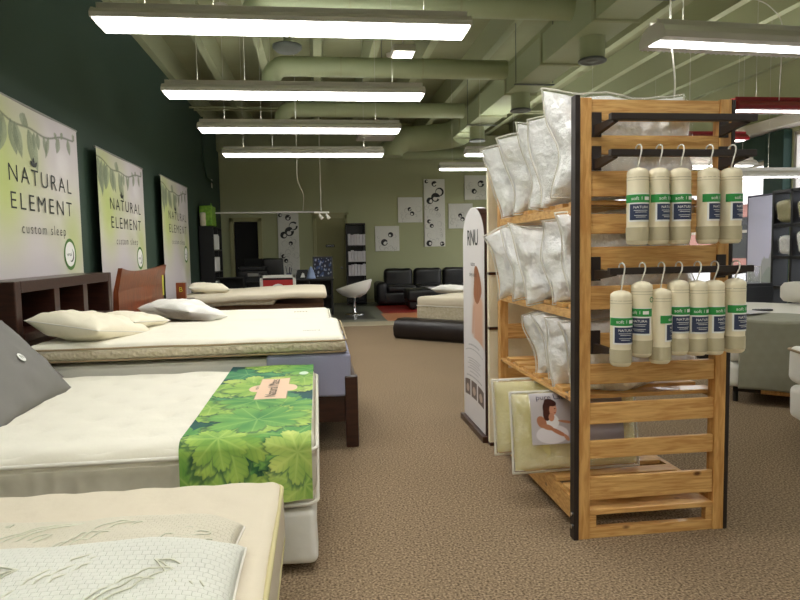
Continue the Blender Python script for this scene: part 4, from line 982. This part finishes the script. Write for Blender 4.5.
# ------------------------------------------------------------------ pine rack
RX0, RX1, RY0, RY1 = 1.17, 1.93, 2.80, 4.15
t = thing('pillow_rack', 'tall pine slatted rack holding bagged pillows and hanging rolls', 'rack', (0, 0, 0))
def post(x0, x1, y0, y1, h=2.05): MB().box(x0, x1, y0, y1, 0, h, .004).build('post', 'pinev', t)
post(1.19, 1.245, RY0, RY0+.06); post(1.87, 1.925, RY0, RY0+.06); post(1.19, 1.245, RY1-.06, RY1); post(1.87, 1.925, RY1-.06, RY1)
MB().box(1.165, 1.188, RY0-.005, RY0+.045, 0, 2.06, .002).build('edge_strip', 'blackmetal', t); MB().box(1.927, 1.945, RY0+.0, RY0+.05, 0, 2.05, .002).build('edge_strip', 'blackmetal', t)
nb = MB()
for z in (.06, .12): nb.cyl((1.1645, RY0+.02, z), (1.160, RY0+.02, z), .011, 12)
nb.build('bolt', 'chrome', t)
slz = [(1.95, 2.045), (1.80, 1.885), (1.61, 1.725), (1.44, 1.53), (1.275, 1.38), (1.09, 1.20), (.90, .98), (.74, .835), (.55, .65), (.385, .47), (.185, .295)]
for z0, z1 in slz: MB().box(1.246, 1.869, RY0+.008, RY0+.03, z0, z1, .004).build('slat', 'pine', t)
MB().box(1.246, 1.869, RY0-.0, RY0+.12, .115, .14, .004).build('slat', 'pine', t); MB().box(1.246, 1.869, RY0+.005, RY0+.04, .0, .05, .003).build('slat', 'pine', t)
MB().box(1.246, 1.28, RY0+.005, RY0+.04, .05, .115, .003).build('spacer_block', 'pine', t); MB().box(1.835, 1.869, RY0+.005, RY0+.04, .05, .115, .003).build('spacer_block', 'pine', t)
for z0, z1 in [(1.90, 2.04), (1.62, 1.74), (1.40, 1.52), (1.02, 1.13), (.78, .88), (.48, .58), (.2, .3)]: MB().box(1.246, 1.869, RY1-.04, RY1-.015, z0, z1, .004).build('slat', 'pine', t)
for x in (1.192, 1.895): 
    MB().box(x, x+.028, RY0+.06, RY1-.06, .06, .17, .004).build('side_rail', 'pine', t)
for z in (.66, 1.085, 1.575):
    for x in (1.192, 1.895): MB().box(x, x+.025, RY0+.06, RY1-.06, z-(.022 if z < 1 else .045), z-.002, .003).build('side_rail', 'pine', t)
    for k in range(7):
        y = RY0+.06+k*.172; MB().box(1.20, 1.915, y, y+.1, z, z+.02, .003).build('shelf_slat', 'pine', t)
for k in range(7):
    y = RY0+.14+k*.165; MB().box(1.20, 1.86, y, y+.09, .172, .195, .004).build('shelf_slat', 'pine', t)
# bars & brackets
def bar(z, full=True):
    for x in ((1.245, 1.865) if full else (1.245,)):
        b = MB(); b.box(x-.0, x+.045, RY0-.003, RY0+.007, z-.05, z+.06, .002); b.build('bracket_plate', 'blackmetal', t)
        xx = 1.255 if x < 1.5 else 1.86
        b = MB(); b.prism([(0, -.045), (0, .0), (-.19, .0), (-.19, -.02)], xx, xx+.02, lambda p, q, dd: (dd, RY0-.003+p, z+q)); b.build('bracket_arm', 'blackmetal', t)
    if full: MB().box(1.235, 1.90, RY0-.215, RY0-.185, z-.015, z+.014, .003).build('hanging_bar', 'blackmetal', t)
bar(1.925); bar(1.775); bar(1.275); bar(.935, False)
# pillows on the rack -------------------------------------------------
def bagged(label, y, z, w, h, th_, seed, x0=1.03, tilt=0, lean=0, m='bagwhite', grp=None, film='film'):
    t = thing('bagged_pillow', label, 'pillow', (x0+w/2, y, z+h/2), (0, 0, 0), grp)
    R = Matrix.Rotation(math.radians(90+lean), 4, 'X') @ Matrix.Rotation(math.radians(tilt), 4, 'Z')
    def wp(p):
        p = Vector(p); q = p*4.5; q.z = seed*3.1
        f2 = .016*(.35-abs(noise.noise(Vector((p.x*15+p.y*4, p.y*6+p.x*5, seed+p.z*3)))))*(1 if p.z > 0 else -1)*min(1, abs(p.z)*40)
        d = Vector((noise.noise(q)*.045, noise.noise(q+Vector((9, 3, 1)))*.045, noise.noise(q+Vector((2, 7, 5)))*.07+f2))
        k = max(0, (p.y/h+.5)); d.x -= .03*k*k*(p.x < 0)
        return tuple(R @ (p+d))
    b = MB(); pillow(b, w*.98, h*.96, th_, seed, .022, .05, 40, 3.0, flat=.5); b.v = [wp(p) for p in b.v]; weld(b.build('pillow_body', m, t))
    b = MB(); pillow(b, w, h, th_*1.06, seed+.5, .028, .03, 40, 4.0, flat=.45); b.v = [wp(p) for p in b.v]; weld(b.build('plastic_bag', film, t))
    b = MB(); pillow_edge(w, h, .03, .0035, b); b.v = [wp(p) for p in b.v]; b.build('zipper_edge', 'pipwhite', t)
    return t
g1, g2, g3 = 'bagged pillows on the top tier of the rack', 'bagged pillows on the middle tier of the rack', 'bagged pillows on the lower tier of the rack'
top_l = ['largest bagged pillow at the front of the top tier', 'second bagged pillow from the front on the top tier', 'third bagged pillow from the front on the top tier', 'fourth bagged pillow from the front on the top tier', 'rearmost drooping bagged pillow on the top tier']
for k, (y, z, w_, h_, th_, x0, tl, ln) in enumerate([(2.99, 1.61, .70, .50, .23, 1.13, 0, 0), (3.20, 1.62, .64, .47, .20, 1.13, 6, 2), (3.40, 1.61, .64, .47, .20, 1.13, 5, -2), (3.63, 1.62, .64, .46, .22, 1.09, 9, 3), (3.87, 1.63, .60, .44, .20, 1.08, 14, 2)]):
    bagged(top_l[k], y, z, w_, h_, th_, 40+k*3, x0, tl, ln, grp=g1)
mid_l = ['frontmost bagged pillow on the middle tier', 'second bagged pillow from the front on the middle tier', 'third bagged pillow, turned outward, on the middle tier', 'fourth bagged pillow from the front on the middle tier', 'rearmost bagged pillow on the middle tier']
for k, (y, z, w_, h_, th_, x0, tl, ln) in enumerate([(2.95, 1.12, .68, .45, .13, 1.17, 4, 0), (3.12, 1.12, .66, .43, .13, 1.15, 3, 3), (3.34, 1.11, .64, .44, .15, 1.08, 9, -3), (3.57, 1.12, .64, .42, .15, 1.09, 7, 2), (3.82, 1.13, .62, .41, .15, 1.05, 10, 3)]):
    bagged(mid_l[k], y, z, w_, h_, th_, 70+k*3, x0, tl, ln, grp=g2)
low_l = ['frontmost bagged pillow on the lower tier', 'second bagged pillow from the front on the lower tier', 'third bagged pillow from the front on the lower tier', 'rearmost bagged pillow on the lower tier']
for k, (y, z, w_, h_, th_, x0, tl, ln) in enumerate([(2.96, .685, .66, .38, .13, 1.20, 6, 0), (3.12, .685, .66, .39, .12, 1.17, 6, 3), (3.28, .685, .66, .39, .12, 1.17, 5, -2), (3.45, .685, .66, .39, .12, 1.17, 6, 2)]):
    bagged(low_l[k], y, z, w_, h_, th_, 100+k*3, x0, tl, ln, grp=g3)
# packaged latex pillows at the bottom
def package(label, x, y, z, ry, seed, pr_=True):
    t = thing('packaged_pillow', label, 'pillow', (x, y, z), (0, 0, math.radians(ry))); w_, h_ = .70, .42
    R = Matrix.Rotation(math.radians(82), 4, 'X')
    b = MB(); pillow(b, w_*.96, h_*.94, .13, seed, .004, .02, 30, 6, flat=.4); b.v = [tuple(R @ Vector(p)) for p in b.v]; weld(b.build('pillow_body', 'latex', t))
    b = MB(); pillow(b, w_, h_, .155, seed+1, .012, .01, 36, 6, flat=.35); b.v = [tuple(R @ Vector(p)) for p in b.v]; weld(b.build('plastic_bag', 'film_heavy', t))
    b = MB(); pillow_edge(w_, h_, .01, .007, b); b.v = [tuple(R @ Vector(p)) for p in b.v]; b.build('zipper_edge', 'pipwhite', t)
    if pr_:
        def cc(U, V):
            X = U*.5; Y = V*.26; c = [196-40*U, 190-40*U, 192-36*U]
            def ell(c, cx, cy, rx, ry_, col, rot=0):
                dx = X-cx; dy = Y-cy; ca, sa = math.cos(rot), math.sin(rot); a_ = dx*ca+dy*sa; b_ = -dx*sa+dy*ca
                return blend(c, sst(1-((a_/rx)**2+(b_/ry_)**2), 0, .15), col)
            c = ell(c, .11, .05, .09, .05, (222, 218, 222)); c = ell(c, .10, .115, .05, .045, (232, 230, 232), -.3); c = ell(c, .055, .115, .024, .034, (182, 124, 94), .5)
            c = ell(c, .085, .088, .035, .014, (190, 132, 100), -.35); c = ell(c, .14, .06, .05, .011, (184, 122, 92), -.5); c = ell(c, .185, .03, .022, .010, (196, 138, 108), -.9); c = ell(c, .19, .11, .05, .007, (188, 130, 100), -.18)
            c = ell(c, .10, .185, .038, .046, (66, 34, 26)); c = ell(c, .085, .155, .022, .036, (72, 36, 28)); c = ell(c, .118, .176, .021, .030, (206, 150, 122), -.1); c = ell(c, .108, .138, .016, .022, (196, 140, 112))
            c = ell(c, .106, .212, .034, .018, (62, 30, 24), -.3); c = ell(c, .128, .18, .004, .0025, (60, 30, 26)); c = ell(c, .127, .160, .006, .0025, (160, 62, 56))
            return c
        def P(U, V):
            xx = -.27+U*.5; yy = -.055+V*.26; u = xx/(w_/2); v = yy/(h_/2); e = np.clip((1-abs(u)**6)*(1-abs(v)**6), 0, 1); zz = .0775*e**.35+.018
            ca, sa = math.cos(math.radians(82)), math.sin(math.radians(82)); return xx, yy*ca-zz*sa, yy*sa+zz*ca
        surf('picture_card', 200, 140, P, cc, 'paper_print', t)
        text_mesh('pure LatexBliss', 'lettering', 'purpleink', lambda x, y: tuple(float(q) for q in (lambda r: (r[0], r[1]-.003, r[2]))(P(np.array(.33+x/.5), np.array(.92+y/.26)))), t, .036, 1.2)
        b = MB(); 
    return t
package('clear-bagged pale yellow latex pillow with a picture card on the bottom shelf', 1.335, 3.20, .415, 1, 5)
package('second clear-bagged latex pillow standing behind the picture card one', 1.32, 3.50, .425, 3, 9, False)
# cotton rolls
def roll(label, x, ztop, rotz, kind, grp, y=RY0-.2, drop=0):
    t = thing('cotton_roll', label, 'pillow roll', (x, y, ztop-.33), (0, 0, rotz), grp); R = .045
    n = 28; b = MB(); V = []; prof = [(0, .004), (.034, .0), (.043, .008), (R, .03), (R-.001, .075), (R, .12), (R, .2), (R-.0005, .27), (R, .285), (.0435, .29), (R, .296), (.043, .312), (.03, .322), (.012, .327), (0, .327)]
    seed = x*31+ztop*7
    for r, z in prof:
        for i in range(n):
            a_ = 2*PI*i/n; rr = r*(1+.03*noise.noise(Vector((math.cos(a_)*1.5, math.sin(a_)*1.5, z*14+seed)))); V.append((rr*math.cos(a_), rr*math.sin(a_), z))
    b.add(V, [(k*n+i, k*n+(i+1) % n, (k+1)*n+(i+1) % n, (k+1)*n+i) for k in range(len(prof)-1) for i in range(n)], True); b.build('roll_cover', 'canvas', t)
    def wrap(a0, a1, z0, z1, m, nm, r=R+.0016, par=None):
        v = []; k = 14
        for i in range(k+1):
            a_ = a0+(a1-a0)*i/k; v += [(r*math.sin(a_), -r*math.cos(a_), z0), (r*math.sin(a_), -r*math.cos(a_), z1)]
        return MB().add(v, [(2*i, 2*i+2, 2*i+3, 2*i+1) for i in range(k)], True).build(nm, m, par or t, recalc=False)
    wrap(-PI, PI, .018, .075, 'canvas2', 'linen_foot', R+.0022)
    wrap(-1.08, 1.18, .098, .215, 'lab_white', 'paper_label', R+.0022)
    gb = wrap(-1.5, 1.3, .178, .212, 'lab_green', 'green_band', R+.003); nv = wrap(-.92, 1.02, .105, .172, 'lab_navy', 'navy_panel', R+.003)
    cy = lambda x_, z_: ((R+.0038)*math.sin(x_/R), -(R+.0038)*math.cos(x_/R), z_)
    text_mesh('soft 1', 'lettering', 'lab_white', lambda x_, y_: cy(x_-.012, .195+y_), gb, .02); wrap(.38, .92, .188, .202, 'lab_white', 'white_plate', R+.0036, gb)
    text_mesh('NATURA', 'lettering', 'lab_white', lambda x_, y_: cy(x_+.004, .158+y_), nv, .015); 
    for k, (zz, a0, a1) in enumerate(((.145, -.55, .7), (.138, -.4, .6), (.124, -.5, .65), (.117, -.35, .5))): wrap(a0, a1, zz-.0008, zz+.0008, 'lab_white', 'print_line', R+.0036, nv)
    wrap(-PI, PI, .283, .2855, 'canvas2', 'cap_seam', R+.0012); wrap(-PI, PI, .272, .274, 'canvas2', 'cap_seam', R+.0016)
    # ring emblem
    v = []; m = 18
    for i in range(m):
        a_ = 2*PI*i/m; v += [cy(.055+.010*math.cos(a_), .25+.012*math.sin(a_)), cy(.055+.007*math.cos(a_), .25+.008*math.sin(a_))]
    MB().add(v, [(2*i, (2*i+2) % (2*m), (2*i+3) % (2*m), 2*i+1) for i in range(m)]).build('ring_emblem', 'lab_green', t, recalc=False)
    return t
def hook(t, top):
    # plastic hook from roll top over the bar; local coords, bar axis along x at y=0
    z0 = .325; zt = top; P = [(0, .0, z0)]; P += [(0, -.002, z0+.01), (.002, -.024, zt-.02)]+[(.002, -.026*math.cos(a_), zt+.018*math.sin(a_)-.004) for a_ in np.linspace(0, PI, 9)]+[(.002, .024, zt-.03)]
    return MB().tube(P, .0032, 6).build('hook', 'white', t)
uz = 1.775
ups = [(1.362, .25, 'leftmost on the upper bar'), (1.455, -.35, 'second from left on the upper bar'), (1.553, .1, 'middle one on the upper bar'), (1.685, -.45, 'fourth from left on the upper bar'), (1.79, -.5, 'rightmost on the upper bar')]
for x, rz, l in ups:
    t = roll('cream cotton roll with green band, '+l, x, 1.715, 0, 0, 'cotton rolls on the upper bar'); hook(t, uz+.02-(1.715-.33)); 
    for o in [c for c in t.children if c.name.split('.')[0] != 'hook']: o.rotation_euler = (0, 0, -rz)
los = [(1.292, .1, 1.195, 'leftmost and lowest on the lower bar'), (1.385, .75, 1.232, 'second from left on the lower bar'), (1.472, -1.0, 1.20, 'third from left, turned away, lower bar'), (1.553, .05, 1.235, 'fourth from left on the lower bar'), (1.64, .0, 1.23, 'fifth from left on the lower bar'), (1.72, -.4, 1.23, 'sixth from left on the lower bar'), (1.82, -.3, 1.235, 'rightmost on the lower bar')]
for x, rz, zt, l in los:
    t = roll('cream cotton roll with green band, '+l, x, zt, 0, 0, 'cotton rolls on the lower bar'); hook(t, 1.275+.02-(zt-.33))
    for o in [c for c in t.children if c.name.split('.')[0] != 'hook']: o.rotation_euler = (0, 0, -rz if abs(rz) > .0 else 0)

# ------------------------------------------------------------------ right side
an = math.atan2(-.65, .76)
t = thing('mattress', 'thick white quilted mattress under the sage blanket at right', 'mattress', (3.5, 5.15, .36), (0, 0, an))
b = MB(); rbox(b, 1.25, 2.0, .32, .07, .07, tuft(.3, .01, .16), (.625, 1.0, .16)); b.build('mattress_body', 'tick', t); b = MB(); ring(b, [q+Vector((.625, 1., 0)) for q in rect_loop(1.26, 2.01, .07, .27)], .009); b.build('piping', 'pipwhite', t)
t = thing('box_spring', 'white quilted foundation under the right-hand bed', 'box spring', (3.5, 5.15, .14), (0, 0, an)); b = MB(); rbox(b, 1.25, 2.0, .21, .05, .1, soft(.008), (.625, 1.0, .105)); b.build('foundation_body', 'tick', t)
t = thing('metal_bed_base', 'low metal bed frame with wooden end rails under the right-hand bed', 'bed frame', (3.5, 5.15, 0), (0, 0, an))
b = MB(); b.box(.08, 1.17, .08, .13, .09, .13).box(.08, .13, .08, 1.9, .09, .13).box(1.12, 1.17, .08, 1.9, .09, .13); b.build('rail', 'blackmetal', t); MB().cyl((.3, .04, .115), (.75, .04, .115), .022, 12).build('roller_bar', 'pinev', t)
for x, y in ((.1, .1), (1.15, .1), (.1, 1.85), (1.15, 1.85)): MB().cyl((x, y, 0), (x, y, .09), .022).build('leg', 'blackplastic', t)
t = thing('bed_sheet', 'smooth white sheet covering the right-hand mattress', 'sheet', (3.5, 5.15, 0), (0, 0, an)); b = MB(); rbox(b, 1.29, 1.82, .06, .028, .08, soft(.008), (.625, 1.13, .695)); b.build('sheet_cloth', 'sheet', t)
# blanket draped
def blk(U, V):
    s = V*1.25; d = .60; x = .13+U*1.14; r = .03
    y = np.where(s < d, -.035-.015*np.sin(U*14)*(1-s/d), (s-d)-.035); z = np.where(s < d, .74-(d-s), .74)
    x2 = x; 
    side = np.clip((.14-U)/.14, 0, 1); z = z-side*0
    return x2, y, z+.006*np.sin(U*11+V*5)
bl = thing('blanket', 'sage grey blanket folded over the foot of the right-hand bed', 'blanket', (3.5, 5.15, 0), (0, 0, an))
surf('blanket_cloth', 70, 60, blk, lambda U, V: [U*0+146+5*nz(U, V, 40, 1), U*0+145+5*nz(U, V, 40, 1), U*0+127+5*nz(U, V, 40, 1)], 'paint', bl, .012)
t = thing('bolster', 'white rolled bolster at the head of the right-hand bed', 'pillow', (5.34, 6.13, .735), (0, 0, 0))
b = MB(); b.lathe([(0, -.42), (.06, -.42), (.10, -.39), (.115, -.3), (.12, 0), (.115, .3), (.10, .39), (.06, .42), (0, .42)], (0, 0, 0), 24, Matrix.Translation((0, 0, .12)) @ Matrix.Rotation(an, 4, 'Z') @ Matrix.Rotation(PI/2, 4, 'Y')); b.build('bolster_body', 'sheet', t)
t = thing('remote_control', 'small black remote control on the white sheet', 'remote', (4.3, 5.72, .728), (0, 0, math.radians(-12))); b = MB(); b.box(-.09, .09, -.024, .024, 0, .018, .006); b.build('remote_body', 'blackplastic', t)
b = MB()
for i in range(5):
    for j in (-1, 1): b.cyl((-.06+i*.028, j*.01, .018), (-.06+i*.028, j*.01, .021), .005, 8)
b.build('button', 'alu', t)
t = thing('brochure', 'thin white brochure lying on the blanket edge', 'brochure', (3.95, 5.42, .753), (0, 0, .3)); MB().box(-.14, .14, -.1, .1, 0, .006).build('brochure_sheet', 'paper', t)
# bed at the right edge
an2 = math.atan2(-.5, 1.85)
t = thing('mattress', 'white quilted mattress cut off by the right edge', 'mattress', (3.42, 4.28, .36), (0, 0, an2)); b = MB(); rbox(b, 2.0, 1.3, .28, .06, .08, tuft(.3, .01, .14), (1.0, -.65, .14)); b.build('mattress_body', 'tick', t)
b = MB(); ring(b, [q+Vector((1., -.65, 0)) for q in rect_loop(2.01, 1.31, .06, .25)], .009); b.build('piping', 'taupe', t)
t = thing('box_spring', 'white foundation cut off by the right edge', 'box spring', (3.42, 4.28, .1), (0, 0, an2)); b = MB(); rbox(b, 1.98, 1.28, .25, .05, .1, soft(.008), (1.0, -.65, .125)); b.build('foundation_body', 'tick', t)
for x, y in ((.1, -.1), (1.85, -.1), (.1, -1.15), (1.85, -1.15)): MB().cyl((x, y, -.1), (x, y, .005), .03).build('leg', 'black', t)
# mattress corner at the bottom edge
t = thing('mattress', 'white mattress corner peeking in at the bottom right corner', 'mattress', (1.02, 1.385, .25)); b = MB(); rbox(b, 2.0, 1.3, .25, .05, .1, soft(.004), (1.0, -.65, .125)); b.build('mattress_body', 'cream', t)
t = thing('box_spring', 'foundation under the mattress at the bottom right corner', 'box spring', (1.02, 1.385, 0)); b = MB(); rbox(b, 1.98, 1.28, .2, .04, .1, None, (1.0, -.65, .15)); b.build('foundation_body', 'boxwhite', t)
for x, y in ((.1, -.1), (1.85, -.1), (.1, -1.15), (1.85, -1.15)): MB().cyl((x, y, 0), (x, y, .06), .03).build('leg', 'black', t)
# black open shelf
t = thing('shelf_unit', 'open black cube shelf unit in front of the shop window', 'shelf', (6.15, 6.93, 0)); b = MB()
for y in (-.95, -.56, -.17, .22, .61, .95): b.box(-.11, .11, y-.02, y+.02, 0, 2.08, .003)
for z in (0.02, .42, .80, 1.20, 1.62, 2.06): b.box(-.11, .11, -.95, .95, z-.02, z+.02, .003)
b.build('case', 'black', t)
def sack(label, loc, m, s=(.26, .28, .3)):
    t = thing('pillow_bag', label, 'bag', loc); b = MB(); rbox(b, s[0], s[1], s[2], .06, .05, soft(.03, 7), (0, 0, s[2]/2+.02)); b.build('bag_body', m, t); b = MB(); rbox(b, s[0]*1.06, s[1]*1.06, s[2]*1.05, .05, .05, soft(.03, 9), (0, 0, s[2]/2+.02)); b.build('plastic_bag', 'film', t)
sack('oatmeal bagged bedding in the upper cube of the black shelf', (6.13, 7.69, 1.645), 'olive_bag', (.19, .28, .28)); sack('white bagged bedding in the cube below the oatmeal bag', (6.13, 7.68, 1.225), 'bagwhite', (.19, .2, .24)); sack('white bagged bedding in the next column of the black shelf', (6.13, 7.3, 1.225), 'bagwhite', (.19, .3, .3)); sack('second oatmeal bag in the next upper cube', (6.13, 7.3, 1.645), 'olive_bag', (.19, .3, .26))
# black cabinet and acrylic box
t = thing('cabinet', 'low black cabinet behind the right-hand bed', 'cabinet', (4.95, 7.5, 0)); MB().box(-.35, .6, -.3, .3, .0, .90, .006).build('cabinet_body', 'black', t); MB().box(-.33, .11, -.315, -.301, .05, .86, .004).build('door', 'blackplastic', t); MB().box(.13, .58, -.315, -.301, .05, .86, .004).build('door', 'blackplastic', t)
t = thing('acrylic_box', 'clear acrylic display box on the low black cabinet', 'display box', (5.2, 7.38, .903)); b = MB()
b.box(-.22, .22, -.12, -.116, 0, .2).box(-.22, .22, .116, .12, 0, .2).box(-.22, -.216, -.116, .116, 0, .2).box(.216, .22, -.116, .116, 0, .2).box(-.22, .22, -.12, .12, .2, .204); b.build('acrylic_shell', 'film', t)
b = MB()
for x in (-.22, .22):
    for y in (-.12, .12): b.box(x-.004, x+.004, y-.004, y+.004, 0, .205)
b.box(-.22, .22, -.124, -.118, .2, .206); b.build('edge', 'lab_white', t)
t = thing('fibre_sample', 'white fluffy fibre sample inside the acrylic box', 'sample', (5.12, 7.38, .905)); b = MB(); rbox(b, .16, .14, .08, .035, .02, soft(.03, 18), (0, 0, .045)); b.build('fibre', 'bagwhite', t)
# poster in window
t = thing('window_poster', 'pale landscape poster with dark frame standing before the shop window', 'poster', (7.2, 9.60, 0)); 
hwp = .38
b = MB(); b.box(-.02, .02, -hwp, -hwp+.05, 0, 2.18).box(-.02, .02, hwp-.05, hwp, 0, 2.18).box(-.02, .02, -hwp, hwp, 2.13, 2.18).box(-.02, .02, -hwp, hwp, .5, .55); b.build('frame', 'purpleink', t)
def pos_c(U, V):
    c = [206-14*V, 206-12*V, 226-6*V]; hill = (V < .35+.12*np.sin(U*5+1)+.05*np.sin(U*17)).astype(float); c = blend(c, hill, (168, 172, 176)); h2 = (V < .22+.08*np.sin(U*7)).astype(float); return blend(c, h2, (150, 160, 156))
surf('print', 60, 60, lambda U, V: (U*0-.012, (U-.5)*2*(hwp-.03), .53+V*1.62), pos_c, 'paper_print', t, .01)

# ------------------------------------------------------------------ outside
struct('ground', MB().box(XR+.15, 60, -30, 60, -.2, -.05), 'pave')
t = thing('building', 'pale brick shop building across the street', 'building', (24, 26, 0)); MB().box(0, 6, -26, 14, -.05, 3.6).build('wall', 'brick', t); MB().box(-.3, 6.2, -26, 14, 3.6, 4.2, .02).build('cornice', 'col_white', t); MB().box(-.1, 6, -26, 14, 4.2, 5.2).build('wall', 'col_white', t)
for k in range(6): MB().box(-.05, .02, -24+k*6, -20+k*6, .6, 2.9).build('window', 'dark', t)

# ------------------------------------------------------------------ world and view
wd = bpy.data.worlds.new('sky'); S.world = wd; wd.use_nodes = True; nt = wd.node_tree; bg = nt.nodes['Background']
bg.inputs['Color'].default_value = (.86, .92, 1.0, 1); bg.inputs['Strength'].default_value = 2.0
vs = S.view_settings; vs.view_transform = 'Standard'; vs.look = 'None'; vs.gamma = 1; vs.exposure = 0.82; vs.use_curve_mapping = False
try:
    S.cycles.use_denoising = True; S.cycles.max_bounces = 8; S.cycles.transparent_max_bounces = 16; S.cycles.sample_clamp_indirect = 6
except Exception: pass
